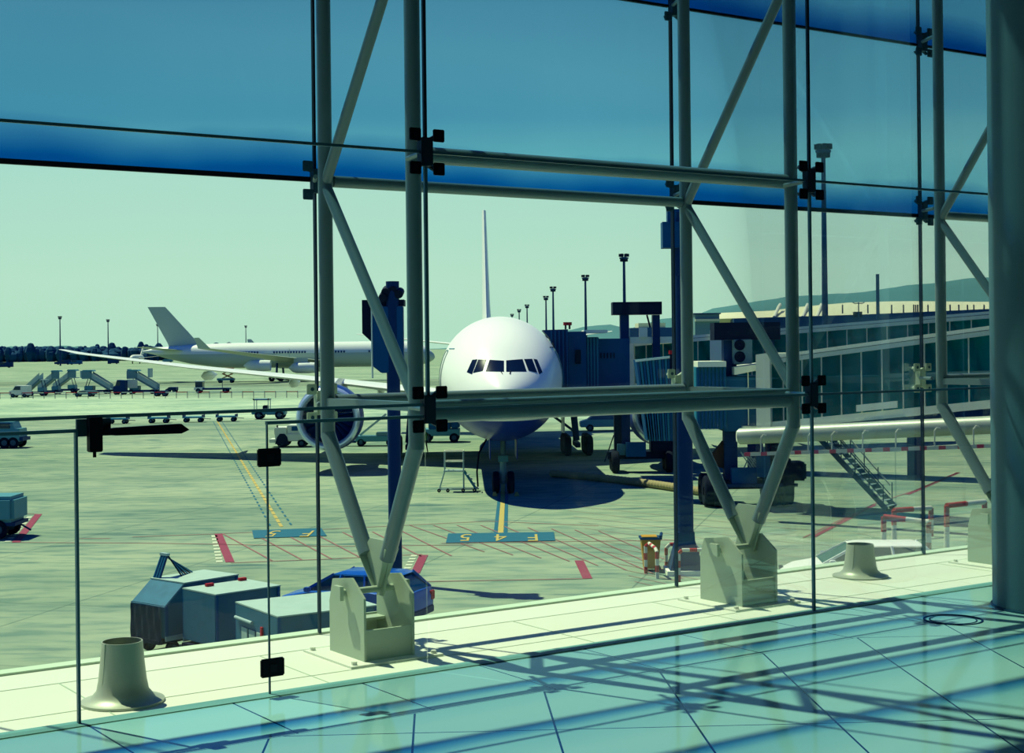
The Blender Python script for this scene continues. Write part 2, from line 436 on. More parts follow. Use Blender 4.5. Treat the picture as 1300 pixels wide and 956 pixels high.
# ------------------------------------------------------------------ far setting: woodland, hills
def ridge(name, m, Y, pts, depth, jag=0.0, step=None, seed=1):
    """a solid ridge whose crest follows the pixel points at distance Y"""
    rnd = random.Random(seed)
    P = []
    for (xa, ya), (xb, yb) in zip(pts[:-1], pts[1:]):
        n = max(1, int(abs(xb - xa) / (step or 20)))
        for i in range(n):
            t = i / n; P.append(AY(xa + (xb - xa) * t, ya + (yb - ya) * t - (rnd.random() * jag), Y))
    P.append(AY(pts[-1][0], pts[-1][1], Y))
    mb = MB(); rings = []
    for p in P:
        z = max(p.z, 1.0)
        rings.append([Vector((p.x, Y - depth, -1)), Vector((p.x, Y - depth * .6, z * .45)), Vector((p.x, Y - depth * .25, z * .85)), Vector((p.x, Y, z)), Vector((p.x, Y + depth * .5, z * .7)), Vector((p.x, Y + depth, -1))])
    mb.loft(rings)
    return mb.build(name, m, smooth=True)
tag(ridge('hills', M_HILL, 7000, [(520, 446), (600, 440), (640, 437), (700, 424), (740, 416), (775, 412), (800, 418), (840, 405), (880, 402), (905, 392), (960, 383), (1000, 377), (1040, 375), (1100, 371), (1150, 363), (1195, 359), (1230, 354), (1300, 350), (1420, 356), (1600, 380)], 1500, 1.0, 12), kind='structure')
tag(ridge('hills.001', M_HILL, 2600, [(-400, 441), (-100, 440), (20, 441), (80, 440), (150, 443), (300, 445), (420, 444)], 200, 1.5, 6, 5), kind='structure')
def woodland():
    mb = MB(); rnd = random.Random(3)
    for i in range(1000):
        x = -330 + 720 * i / 1000 + rnd.uniform(-3, 3); Y = rnd.uniform(1060, 1200)
        top = 441 + rnd.uniform(-2, 7)
        if rnd.random() < 0.03: top -= 6
        p = AY(x, top, Y); r = rnd.uniform(2.5, 5)
        z = max(p.z, 6)
        prof = [(0.3, z), (r * .45, z * .96), (r * .9, z * .75), (r, z * .5), (r * .8, z * .25), (r * .5, 0)]
        mb.lathe([(a * rnd.uniform(.8, 1.15), b) for a, b in prof], (p.x, Y, 0), 'z', 6)
    return mb.build('woodland', M_TREE)
tag(woodland(), 'dark band of trees along the far edge of the airfield', 'trees', kind='stuff')

# ------------------------------------------------------------------ HALL: floor, ledge, walls, ceiling
def floor_mat():
    m = bpy.data.materials.new('polished_floor'); m.use_nodes = True
    nt = m.node_tree; N = nt.nodes; L = nt.links; b = N['Principled BSDF']
    b.inputs['Roughness'].default_value = 0.07; b.inputs['Specular IOR Level'].default_value = 0.9
    tc = N.new('ShaderNodeTexCoord')
    def brick(w_, h_, rot, off, loc=(0, 0, 0)):
        mp = N.new('ShaderNodeMapping'); mp.vector_type = 'TEXTURE'; mp.inputs['Rotation'].default_value = (0, 0, rot); mp.inputs['Location'].default_value = loc
        L.new(tc.outputs['Object'], mp.inputs[0])
        br = N.new('ShaderNodeTexBrick'); br.offset = off; br.inputs['Scale'].default_value = 1
        br.inputs['Brick Width'].default_value = w_; br.inputs['Row Height'].default_value = h_; br.inputs['Mortar Size'].default_value = 0.005; br.inputs['Mortar Smooth'].default_value = 0
        br.inputs['Color1'].default_value = (0.66, 0.86, 0.72, 1); br.inputs['Color2'].default_value = (0.62, 0.82, 0.70, 1); br.inputs['Mortar'].default_value = (0.01, 0.05, 0.14, 1)
        L.new(mp.outputs[0], br.inputs['Vector']); return br.outputs[0]
    border = brick(0.705, 0.75, 0.0, 0.0, (6.47, 6.0, 0))
    inner = brick(0.63, 1.9, math.radians(58.4 - 90), 0.0, (6.5, 6.0, 0))
    sp = N.new('ShaderNodeSeparateXYZ'); L.new(tc.outputs['Object'], sp.inputs[0])
    gt = N.new('ShaderNodeMath'); gt.operation = 'GREATER_THAN'; gt.inputs[1].default_value = 6.0; L.new(sp.outputs['Y'], gt.inputs[0])
    mx = N.new('ShaderNodeMix'); mx.data_type = 'RGBA'; L.new(gt.outputs[0], mx.inputs[0]); L.new(inner, mx.inputs[6]); L.new(border, mx.inputs[7])
    L.new(mx.outputs[2], b.inputs['Base Color'])
    return m
M_FLOOR = floor_mat()
R0 = FP(0, 0, 0)
def fb(): return MB()
def flocal(name, mb, m, **k):
    return mb.build(name, m, loc=Vector((0, 0, CH)), rotz=FR, **k)
f = fb(); f.box((-9, -7, -2.0), (22, 6.72, -1.70)); tag(flocal('floor', f, M_FLOOR), kind='structure')
f = fb(); f.prism([(-9, 6.72, -2.0), (-9, 8.50, -2.0), (-9, 8.50, -1.80), (-9, 7.88, -1.75), (-9, 6.72, -1.75)], (31, 0, 0)); tag(flocal('trim_1', f, M_LEDGE), kind='structure')      # ledge between the two glass skins
f = fb(); f.box((-9, 8.45, -1.81), (22, 8.56, -1.782)); f.box((-9, 8.50, -2.15), (22, 8.56, -1.81)); tag(flocal('trim_2', f, M_LEDGE_EDGE), kind='structure')
f = fb(); f.box((-9, 6.70, -1.75), (22, 6.80, -1.695)); tag(flocal('trim_3', f, M_LEDGE_EDGE), kind='structure')
f = fb(); f.box((-9, 7.85, -7.1), (22, 8.2, -2.0)); tag(flocal('wall_outside', f, M_INT), kind='structure')
f = fb(); f.box((-9, -7.2, -1.7), (22, -7, 7)); tag(flocal('wall_back', f, M_INT), kind='structure')
f = fb(); f.box((-9.2, -7, -1.7), (-9, 8.5, 7)); tag(flocal('wall_left', f, M_INT), kind='structure')
f = fb(); f.box((22, -7, -1.7), (22.2, 8.5, 7)); tag(flocal('wall_right', f, M_INT), kind='structure')
f = fb(); f.box((-9.2, -7.2, 7), (22.2, 8.6, 7.25)); tag(flocal('ceiling', f, M_CEIL), kind='structure')
# fine seams of the ledge panels
f = fb(); f.box((-9, 7.87, -1.7495), (22, 7.878, -1.748)); f.box((-9, 7.22, -1.7495), (22, 7.226, -1.748))
for k in range(-3, 8):
    u = 4.17 + 2.9 * k
    f.box((u + 1.2, 6.8, -1.7495), (u + 1.208, 7.87, -1.748)); f.box((u - .55, 6.8, -1.7495), (u - .544, 7.87, -1.748))
ledge = bpy.data.objects['trim_1']
o = f.build('panel_seam', M_LEDGE_EDGE, ledge)

# glazing: inner skin (v=6.758) and outer skin (v=8.448)
VI, VO = 6.758, 8.448
IJ = [-7.3, -4.45, -1.6, 1.25, 4.09, 6.93, 9.78, 12.62, 15.5, 18.3, 21.2]
OJ = [-7.1, -4.25, -1.4, 1.45, 4.30, 7.24, 9.97, 12.8, 15.7, 18.5, 21.4]
WI = [-1.70, -0.325, 1.03, 2.45, 3.85, 5.3, 7.0]
WO = [-1.785, -0.325, 1.075, 2.50, 3.9, 5.3, 7.0]
wn = [0]
def pane(u0, u1, v, w0, w1, m, seams=()):
    wn[0] += 1
    p = MB().box((0, -0.006, 0), (u1 - u0, 0.006, w1 - w0)).build('window_%d' % wn[0], m, loc=FP(u0, v, w0), rotz=FR)
    tag(p, kind='structure')
    for nm, a, b, sm in seams:
        MB().box(a, b).build(nm, sm, p)
    return p
for i in range(len(IJ) - 1):
    if IJ[i] < -2 or IJ[i] > 13: cols = []
    for j in range(len(WI) - 1):
        u0, u1, w0, w1 = IJ[i], IJ[i + 1], WI[j], WI[j + 1]
        door = (j == 0 and 0 < u0 < 4 and u1 < 4.2)
        hw = 0.009
        if door:
            # bay with the glass doors: fixed side panes, an open leaf between them
            top = -0.354
            pane(u0, 2.22, VI, w0, top, G_CLEAR, [('edge_seal', (0, -.012, top - w0 - .016), (.97, .012, top - w0), M_EDGE), ('edge_seal', (.958, -.012, 0), (.97, .012, top - w0), M_EDGE)])
            pane(3.16, u1 - .02, VI, w0, top, G_CLEAR, [('edge_seal', (0, -.012, top - w0 - .016), (.91, .012, top - w0), M_EDGE), ('edge_seal', (0, -.006, 0), (.007, .006, top - w0), M_EDGE)])
            continue
        seams = []
        big = (j >= 2)
        seams.append(('vertical_seal', (u1 - u0 - hw, -.008, 0), (u1 - u0 + hw, .008, w1 - w0), M_JOINT if j >= 2 else M_EDGE))
        if j < 2: seams.append(('horizontal_seal', (0, -.008, w1 - w0 - .007), (u1 - u0 - .02, .008, w1 - w0 + .007), M_EDGE))
        elif j < 5: pass
        pane(u0, u1, VI, w0, w1, G_CLEAR, seams)
f = None
for i in range(len(OJ) - 1):
    for j in range(len(WO) - 1):
        u0, u1, w0, w1 = OJ[i], OJ[i + 1], WO[j], WO[j + 1]
        hw = 0.006
        tint = j >= 2
        seams = [('vertical_seal', (u1 - u0 - hw, -.015, 0), (u1 - u0 + hw, .015, w1 - w0), M_JOINT2 if tint else M_JOINT)]
        if j == 1: seams.append(('horizontal_seal', (0, -.014, w1 - w0 - .028), (u1 - u0 - .02, .014, w1 - w0 + .002), M_JOINT2))
        elif j >= 2: seams.append(('horizontal_seal', (0, -.014, w1 - w0 - .009), (u1 - u0 - .02, .014, w1 - w0 + .009), M_JOINT2))
        pane(u0, u1, VO, w0, w1, G_TINT if tint else G_CLEAR, seams)
# transom over the door bay
tr = MB().box((0, -.008, -.008), (2.82, .008, .008)).build('trim_4', M_EDGE, loc=FP(1.25, VI, -0.300), rotz=FR); tag(tr, kind='structure')

# door fittings
t = thing('door_closer', 'long black closer arm with a grey cover plate above the open glass doorway', 'door closer', FP(2.29, VI - .03, -.36), FR)
MB().box((-.03, -.03, -.10), (.03, .02, .06)).build('pivot_block', M_BLACK, t, bevel=.004)
MB().box((-.07, .035, -.03), (.09, .05, .05)).build('cover_plate', M_CLAMP, t)
MB().prism([(.03, 0, -.022), (.10, 0, -.03), (.42, 0, -.034), (.46, 0, -.018), (.42, 0, .012), (.10, 0, .006), (.03, 0, -.004)], (0, .03, 0)).build('closer_arm', M_BLACK, t)
MB().tube((0, 0, -.10), (0, 0, -.125), .008).build('pivot_pin', M_BLACK, t)
for (uu, ww, lab) in ((3.16, -.53, 'black square glass patch fitting high on the pane edge near the tractor'), (3.165, -1.56, 'black square glass patch fitting low on the pane edge above the ledge')):
    t = thing('patch_fitting', lab, 'glass fitting', FP(uu, VI - .03, ww), FR, 'black patch fittings on the frameless pane')
    MB().box((-.062, -.012, -.045), (.062, .012, .045)).build('cover', M_BLACK, t, bevel=.006)
    MB().box((-.02, -.016, -.02), (.02, -.011, .02)).build('centre_cap', M_JOINT2, t, bevel=.002)

# spider clamps
def clamp(u, v, w, pads, body, label, s=1.0, skin='inner'):
    t = thing('glass_clamp', label, 'glass clamp', FP(u, v, w), FR, skin + ' glazing clamps')
    sg = -1 if skin == 'inner' else -1
    d = .055 if skin == 'inner' else .10
    MB().box((-.035 * s, -.03, -.075 * s), (.035 * s, .03, .075 * s)).build('body', body, t, bevel=.006)
    for a in (-1, 1):
        for b in (-1, 1):
            MB().bar((0, .02, b * .05 * s), (a * .072 * s, .02, b * .088 * s), .02, .02).build('arm', body, t)
            MB().box((a * .072 * s - .033, -.03, b * .088 * s - .033), (a * .072 * s + .033, -.012, b * .088 * s + .033)).build('pad', pads, t, bevel=.004)
            MB().tube((a * .072 * s, -.034, b * .088 * s), (a * .072 * s, -.028, b * .088 * s), .012).build('bolt', M_CLAMP if pads is not M_BLACK else M_JOINT2, t)
    MB().tube((0, .03, 0), (.06 if skin == 'inner' else -.12, .28 if skin == 'inner' else -.22, 0), .014).build('rod', M_STEEL, t)
    return t
lab = {4.09: ['lower black four-pad glass clamp in front of the aircraft nose left side', 'upper black four-pad glass clamp over the long horizontal tube, left end'],
       6.93: ['lower black four-pad glass clamp in front of the glass walkway', 'upper black four-pad glass clamp beside the tall floodlight mast']}
for u in (4.09, 6.93):
    for k, w_ in enumerate((-.325, 1.03)):
        clamp(u, VI, w_, M_BLACK, M_JOINT, lab[u][k])
labo = {(4.30, 1.05): 'upper grey glass clamp left of the leftmost tall post', (4.31, -.34): 'lower grey glass clamp over the left jet engine',
        (7.245, 1.1): 'upper grey glass clamp left of the middle tall post', (7.24, -.30): 'lower grey glass clamp beside the middle post and teal bellows', (7.25, 2.50): 'topmost grey glass clamp left of the middle post',
        (9.97, 1.10): 'upper grey glass clamp left of the rightmost post', (9.92, -.30): 'lower grey glass clamp in front of the walkway beside the rightmost post', (9.99, 2.52): 'topmost grey glass clamp left of the rightmost post'}
for (u, w_), lb in labo.items():
    clamp(u, VO - .03, w_, M_CLAMP if w_ > .5 else M_SHOE, M_CLAMP if w_ > .5 else M_SHOE, lb, 1.0, 'outer')

# ------------------------------------------------------------------ steel trusses in the cavity
VN, VF = 7.10, 8.15
def truss(u, label):
    t = thing('steel_truss', label, 'truss', FP(u, 7.6, -1.38), FR, 'steel trusses between the two glass skins')
    z0 = 1.38
    def P(v, w): return (0, v - 7.6, w + z0)
    MB().tube(P(VN, -.56), P(VN, 6.9), .044, n=20).build('inner_post', M_STEEL, t, smooth=True)
    MB().tube(P(VF, -.54), P(VF, 6.9), .044, n=20).build('outer_post', M_STEEL, t, smooth=True)
    MB().tube(P(VN, -.54), P(7.44, -1.20), .046, n=20).build('leg', M_STEEL, t, smooth=True)
    MB().tube(P(VF, -.52), P(7.68, -1.20), .046, n=20).build('leg', M_STEEL, t, smooth=True)
    for a, b in (((VF, 1.0), (VN, -.30)), ((VF, 1.0), (VN, 2.42)), ((VF, 3.8), (VN, 2.42)), ((VF, 3.8), (VN, 5.2)), ((VF, 6.6), (VN, 5.2))):
        MB().tube(P(*a), P(*b), .034, n=16).build('diagonal_brace', M_STEEL, t, smooth=True)
    b = MB().bar(P(VF, -.325), P(VN + .03, -.325), .05, .05); b.build('strut', M_STEEL, t)
    # gusset plates at the foot
    MB().prism([P(7.40, -1.16), P(7.50, -1.42), P(7.56, -1.42), P(7.70, -1.16), P(7.64, -1.10), P(7.44, -1.10)], (.014, 0, 0)).build('gusset_plate', M_SHOE, t)
    MB().prism([(-.045, P(7.38, 0)[1], -1.14 + z0), (.045, P(7.38, 0)[1], -1.14 + z0), (.02, P(7.53, 0)[1], -1.40 + z0), (-.02, P(7.53, 0)[1], -1.40 + z0)], (0, .01, .004)).build('gusset_plate', M_SHOE, t)
    MB().prism([(-.045, P(7.74, 0)[1], -1.14 + z0), (.045, P(7.74, 0)[1], -1.14 + z0), (.02, P(7.56, 0)[1], -1.40 + z0), (-.02, P(7.56, 0)[1], -1.40 + z0)], (0, .01, .004)).build('gusset_plate', M_SHOE, t)
    return t
def shoe(u, label):
    t = thing('anchor_bracket', label, 'bracket', FP(u, 7.72, -1.75), FR, 'pinned steel brackets on the ledge')
    def P(s_, v, h): return (s_, v - 7.72, h)
    for s_ in (-.18, .13):
        poly = [P(s_, 7.31, 0), P(s_, 7.72, 0), P(s_, 7.72, .30), P(s_, 7.68, .43), P(s_, 7.45, .46), P(s_, 7.31, .36)]
        MB().prism(poly, (.014, 0, 0)).build('cheek_plate', M_SHOE, t)
    for v_ in (7.33, 7.73):
        MB().box(P(-.166, v_ - .007, 0), P(.14, v_ + .007, .18 if v_ < 7.5 else .20)).build('end_plate', M_SHOE, t)
    MB().box(P(-.166, 7.62, .175), P(.14, 7.73, .19)).build('cross_plate', M_SHOE, t)
    MB().tube(P(-.21, 7.53, .37), P(.21, 7.53, .37), .019, n=16).build('pin', M_SHOE, t, smooth=True)
    for s_ in (-.22, .21):
        MB().box(P(s_ - .012, 7.49, .33), P(s_ + .012, 7.57, .41)).build('pin_plate', M_SHOE, t)
    MB().box(P(-.30, 7.24, 0.0), P(.29, 7.82, .012)).build('base_plate', M_LEDGE, t)
    for s_ in (-.26, .25):
        for v_ in (7.28, 7.78):
            MB().tube(P(s_, v_, .012), P(s_, v_, .03), .016, n=6).build('bolt', M_LEDGE, t)
    return t
for u, a, b in ((4.22, 'tall pale steel truss standing over the blue car', 'pinned steel bracket on the ledge in front of the blue car'),
                (7.11, 'tall pale steel truss in the middle, over the jet bridge wheels', 'pinned steel bracket on the ledge beside the duct cowl'),
                (9.86, 'pale steel truss partly hidden behind the round column', 'pinned steel bracket partly hidden behind the round column')):
    truss(u, a); shoe(u - (.10 if 6 < u < 8 else .045), b)
for u, nm in ((1.33, 0), (-1.56, 0), (12.75, 0)):   # neighbours outside the photo's frame, they shade the floor
    pass
# long tubes that tie the trusses
def tie(u0, u1, v, w_, r, label, name='tie_tube'):
    o = MB().tube((0, 0, 0), (u1 - u0, 0, 0), r, n=18).build(name, M_STEEL, smooth=True, loc=FP(u0, v, w_), rotz=FR)
    return tag(o, label, 'tube', 'horizontal tie tubes between trusses')
tie(4.27, 7.06, VN, 1.065, .047, 'upper long horizontal tube nearest the hall, crossing the blue glass')
tie(4.27, 7.06, VF, 1.02, .036, 'long horizontal tube along the lower edge of the blue glass')
tie(4.27, 7.06, VF, -.322, .042, 'pale horizontal tube crossing the aircraft nose, farther of the two')
o = MB().tube((0, 0, .045), (2.79, 0, .045), .022, n=12).tube((0, 0, -.02), (2.79, 0, -.02), .040, n=18).build('tie_tube', M_STEEL, smooth=True, loc=FP(4.27, VN, -.36), rotz=FR)
tag(o, 'double horizontal rail crossing the aircraft nose, nearer of the two', 'tube', 'horizontal tie tubes between trusses')
tie(9.90, 12.7, VF, -.30, .034, 'short visible horizontal tube running behind the round column, lower')
tie(9.90, 12.7, VF, 1.04, .034, 'short visible horizontal tube running behind the round column, upper')

# duct cowls on the ledge
def cowl(u, v, label, hs=1.0):
    t = thing('duct_cowl', label, 'duct cowl', FP(u, v, -1.75), FR, 'flared metal duct cowls on the ledge')
    prof = [(.205, .0), (.205, .012), (.16, .022), (.128, .055), (.118, .10), (.108, .18), (.100, .27), (.095, .27), (.103, .18), (.112, .10), (.118, .03)]
    prof = [(r_, h_ * hs) for r_, h_ in prof]
    MB().lathe(prof, n=40).build('flared_skirt', M_CONE, t, smooth=True)
    MB().tube((0, 0, .015), (0, 0, .02), .115, n=24).build('dark_opening', M_DARK, t)
    MB().path([(-.121, -.03, .03), (-.113, -.03, .10), (-.104, -.03, .18), (-.097, -.03, .27 * hs)], .004, 6).build('seam', M_CONE, t)
    return t
cowl(8.47, 7.78, 'flared metal duct cowl on the ledge in front of the white car', .9)
cowl(2.60, 7.26, 'flared metal duct cowl on the ledge in front of the luggage containers', 1.13)

# column and floor cover
c = thing('round_column', 'thick round painted column rising from the polished floor', 'column', Vector((3.47, 9.56, FZ)))
MB().tube((0, 0, 0.0), (0, 0, 8.65), .40, n=64).build('shaft', M_COLUMN, c, smooth=True)
MB().lathe([(.40, 0), (.412, 0), (.412, .012), (.40, .014)], n=64).build('base_ring', M_CLAMP, c)
p = G(1210, 787, FZ)
t = thing('floor_cover', 'round steel rimmed cover set in the polished floor by the column', 'floor cover', Vector((p.x, p.y, FZ)))
MB().lathe([(.165, 0), (.165, .004), (.178, .004), (.178, 0)], n=48).build('outer_ring', M_DARK2, t)
MB().lathe([(.135, 0), (.135, .003), (.143, .003), (.143, 0)], n=48).build('inner_ring', M_DARK2, t)
MB().tube((0, 0, 0), (0, 0, .002), .134, n=48).build('disc', M_FLOOR, t)

# ------------------------------------------------------------------ the large aircraft
AX0 = Vector((-0.3, 66.5, 0)); YAW = math.atan(0.033)
air = thing('jet_airliner', 'large white twin-engine airliner parked nose-on with navy belly', 'airplane', AX0, YAW)
# local frame: x to the photo's right, y aft from the nose, z up
FS = [(0, 4.55, 4.85, .12), (.15, 4.25, 5.12, .42), (.5, 3.88, 5.45, .85), (1, 3.52, 5.78, 1.28), (1.6, 3.25, 6.12, 1.66), (2.2, 3.06, 6.50, 1.96), (2.8, 2.92, 6.92, 2.20),
      (3.5, 2.78, 7.34, 2.42), (4.3, 2.66, 7.70, 2.60), (5.2, 2.57, 8.02, 2.76), (6.3, 2.50, 8.32, 2.93), (7.6, 2.46, 8.54, 3.04), (9, 2.45, 8.65, 3.10), (12, 2.45, 8.66, 3.10),
      (40, 2.45, 8.66, 3.10), (46, 2.9, 8.66, 2.95), (52, 4.1, 8.62, 2.3), (58, 5.6, 8.3, 1.3), (62, 6.6, 7.8, .35)]
def fring(y, zb, zt, hw, n=56):
    cz = (zb + zt) / 2; hh = (zt - zb) / 2
    return [Vector((hw * math.cos(2 * PI * i / n), y, cz + hh * math.sin(2 * PI * i / n))) for i in range(n)]
def interp(y):
    for a, b in zip(FS[:-1], FS[1:]):
        if a[0] <= y <= b[0]:
            t = (y - a[0]) / (b[0] - a[0]); return tuple(a[i] + (b[i] - a[i]) * t for i in range(4))
ys = [f_[0] for f_ in FS]
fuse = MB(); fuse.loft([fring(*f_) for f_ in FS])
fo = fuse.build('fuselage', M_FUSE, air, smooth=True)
md = fo.modifiers.new('smooth', 'SUBSURF'); md.levels = md.render_levels = 1
# windscreen panes, each laid on the skin
bmf = bmesh.new()
dg = bpy.context.evaluated_depsgraph_get(); dg.update()
evm = fo.evaluated_get(dg).to_mesh(); bmf.from_mesh(evm)
bvh = BVHTree.FromBMesh(bmf)
AIRM = Matrix.Translation(AX0) @ Matrix.Rotation(YAW, 4, 'Z'); AINV = AIRM.inverted()
def on_skin(x, y, off=0.012):
    o = AINV @ Vector((0, 0, CH)); d = (AINV.to_3x3() @ ray(x, y)).normalized()
    h, nrm, _, _ = bvh.ray_cast(o, d)
    return h + nrm * off if h is not None and nrm.y < .5 and nrm.dot(d) < 0 else (h - nrm * off if h is not None else None)
WP = [[(405, 458), (370, 462), (333, 545), (368, 560)], [(465, 460), (410, 460), (375, 550), (440, 537)], [(583, 468), (487, 462), (460, 540), (583, 542)],
      [(598, 466), (708, 457), (735, 540), (598, 542)], [(718, 457), (772, 455), (806, 548), (748, 535)], [(781, 455), (806, 460), (842, 545), (820, 560)]]
for q in WP:
    q = [(530 + a / 5.31, 370 + b / 5.31) for a, b in q]
    mb = MB(); n_ = 6; vs = []
    for i in range(n_ + 1):
        for j in range(n_ + 1):
            s_, t_ = i / n_, j / n_
            a = (q[0][0] * (1 - s_) + q[1][0] * s_, q[0][1] * (1 - s_) + q[1][1] * s_); b = (q[3][0] * (1 - s_) + q[2][0] * s_, q[3][1] * (1 - s_) + q[2][1] * s_)
            vs.append(on_skin(a[0] * (1 - t_) + b[0] * t_, a[1] * (1 - t_) + b[1] * t_))
    if all(v is not None for v in vs):
        mb.add(vs, [(i * (n_ + 1) + j, (i + 1) * (n_ + 1) + j, (i + 1) * (n_ + 1) + j + 1, i * (n_ + 1) + j + 1) for i in range(n_) for j in range(n_)])
        mb.build('cockpit_window', M_WINDOW, air, smooth=True)
def skinline(pts, r, name, m):
    P = [on_skin(*p, off=.01) for p in pts]
    P = [p for p in P if p is not None]
    if len(P) > 1: MB().path(P, r, 6).build(name, m, air)
skinline([(636, 472), (638, 475)], .02, 'wiper', M_DARK); skinline([(648, 471), (647.5, 475)], .03, 'wiper', M_DARK)
skinline([(571, 443), (577, 443)], .03, 'pitot_probe', M_BRIDGE2); skinline([(698, 441), (702, 441)], .03, 'pitot_probe', M_DARK)
skinline([(587, 499), (588, 501)], .04, 'air_sensor', M_DARK)
# doors: a thin outline on each flank
for s_ in (-1, 1):
    P = []
    for i in range(25):
        t = 2 * PI * i / 24; yy = 7.4 + .55 * max(-1, min(1, 1.3 * math.cos(t))); zz = 5.9 + 1.05 * max(-1, min(1, 1.3 * math.sin(t)))
        zb, zt, hw = interp(yy)[1:]; cz = (zb + zt) / 2; hh = (zt - zb) / 2
        P.append(Vector((s_ * (hw * math.sqrt(max(0, 1 - ((zz - cz) / hh) ** 2)) + .012), yy, zz)))
    MB().path(P, .018, 5).build('door_outline', M_GREY, air)
def airfoil(le, te, th, n=8):
    """closed section between leading and trailing edge points, th = thickness"""
    le = Vector(le); te = Vector(te); up = []; dn = []
    for i in range(n + 1):
        x = (1 - math.cos(PI * i / n)) / 2
        t = th * 2.6 * (0.2969 * math.sqrt(x) - 0.126 * x - 0.3516 * x * x + 0.2843 * x ** 3 - 0.1015 * x ** 4)
        p = le.lerp(te, x)
        up.append(p + Vector((0, 0, t))); dn.append(p - Vector((0, 0, t * .75)))
    return up + dn[-2:0:-1]
for s_ in (-1, 1):
    rings = [airfoil((s_ * 2.6, 21.5, 4.15), (s_ * 2.6, 37, 3.9), 1.5), airfoil((s_ * 3.4, 22.6, 4.3), (s_ * 3.4, 36.9, 4.0), 1.3), airfoil((s_ * 10, 27.0, 5.0), (s_ * 10, 36.6, 4.9), .85),
             airfoil((s_ * 20, 32.9, 5.95), (s_ * 20, 38.8, 5.95), .5), airfoil((s_ * 28.6, 38.0, 6.95), (s_ * 28.6, 41.4, 6.95), .26), airfoil((s_ * 30.3, 39.8, 7.25), (s_ * 30.3, 41.6, 7.25), .08)]
    wg = MB(); wg.loft(rings); wgo = wg.build('wing', M_WING, air, smooth=True)
    for lat in (13.5, 19.5, 7.5):
        f0 = MB(); zz = 4.55 + (lat - 7.5) * .09
        f0.loft([[Vector((s_ * lat + r_ * math.cos(a) * .22, y_, zz + r_ * math.sin(a) * .35 - .3)) for a in [2 * PI * i / 10 for i in range(10)]] for y_, r_ in ((32 + lat * .15, .1), (33.5 + lat * .15, .9), (36 + lat * .15, 1), (39 + lat * .12, .15))])
        f0.build('flap_fairing', M_WING, wgo, smooth=True)
    # engine
    eo = MB(); c = (s_ * 9.55, 18.3, 3.15)
    eo.lathe([(1.50, .10), (1.56, 0), (1.66, -.03), (1.74, .04), (1.80, .25), (1.90, 1.1), (1.92, 2.0), (1.80, 3.6), (1.50, 5.0), (1.44, 5.0), (1.46, 3.5), (1.52, 1.4), (1.46, .5)], c, 'y', 48, True)
    e_ = eo.build('engine', M_NAVY, air, smooth=True)
    MB().lathe([(1.46, .45), (1.44, .25), (1.50, .06), (1.58, -.05), (1.68, -.05), (1.78, .06), (1.82, .32), (1.80, .32), (1.70, .0), (1.56, .03)], c, 'y', 48, True).build('intake_lip', M_LIP, e_, smooth=True)
    fan = MB()
    for i in range(22):
        a = 2 * PI * i / 22; a2 = a + .22
        fan.add([(c[0] + .42 * math.cos(a), c[1] + .9, c[2] + .42 * math.sin(a)), (c[0] + 1.48 * math.cos(a - .1), c[1] + .85, c[2] + 1.48 * math.sin(a - .1)), (c[0] + 1.48 * math.cos(a2 - .02), c[1] + 1.25, c[2] + 1.48 * math.sin(a2 - .02)), (c[0] + .42 * math.cos(a2 + .1), c[1] + 1.2, c[2] + .42 * math.sin(a2 + .1))], [(0, 1, 2, 3)])
    fan.lathe([(1.5, 1.5), (.01, 1.5)], c, 'y', 32)
    fan.build('fan_blades', M_DARK2, e_)
    MB().lathe([(.01, .42), (.16, .5), (.32, .72), (.44, 1.1), (.01, 1.3)], c, 'y', 24).build('spinner', M_GREY, e_, smooth=True)
    MB().lathe([(1.2, 4.6), (1.05, 5.8), (.8, 6.8), (.55, 7.6), (.05, 8.0)], c, 'y', 24).build('exhaust_cone', M_CLAMP, e_, smooth=True)
    MB().loft([[Vector((c[0] + a, y_, z_)) for a, z_ in ((-.22, zl), (.22, zl), (.16, zh), (-.16, zh))] for y_, zl, zh in ((20.0, 4.85, 5.0), (24, 4.4, 5.3), (28.5, 4.2, 5.2), (31, 4.4, 4.6))]).build('pylon', M_WING, e_)
    # tailplane
    MB().loft([airfoil((s_ * .6, 54.5, 7.1), (s_ * .6, 60.5, 7.1), .5), airfoil((s_ * 10.8, 60.0, 8.3), (s_ * 10.8, 62.6, 8.3), .18)]).build('tailplane', M_WING, air, smooth=True)
    # main gear
    gm = MB(); gm.tube((s_ * 5.5, 31.5, .9), (s_ * 5.2, 31.3, 4.0), .22, n=14); gm.bar((s_ * 5.5, 29.9, .68), (s_ * 5.5, 33.1, .68), .3, .3); gm.bar((s_ * 5.5, 31.5, 1.4), (s_ * 3.2, 30.6, 3.1), .14, .14)
    go = gm.build('main_gear', M_DARK2, air)
    for k in range(3):
        for d in (-.7, .7):
            MB().lathe([(.15, -.22), (.5, -.24), (.64, -.17), (.67, 0), (.64, .17), (.5, .24), (.15, .22)], (s_ * 5.5 + d, 30.0 + 1.5 * k, .67), 'x', 24).build('wheel', M_RUBBER, go, smooth=True)
    MB().box((s_ * 4.5, 29.7, 1.5), (s_ * 4.5 + .12, 31.6, 3.3)).build('gear_door', M_WHITE, go)
# fin
fin = MB()
def finsec(z, y0, y1, th): return [Vector((p.z - 0, p.y, z)) for p in airfoil((0, y0, 0), (0, y1, 0), th)]
fin.loft([finsec(8.0, 48.5, 59.5, 1.7), finsec(10.5, 51.5, 60.5, 1.4), finsec(18.5, 58.2, 62.0, .75)])
fin.build('fin', M_WING, air, smooth=True)
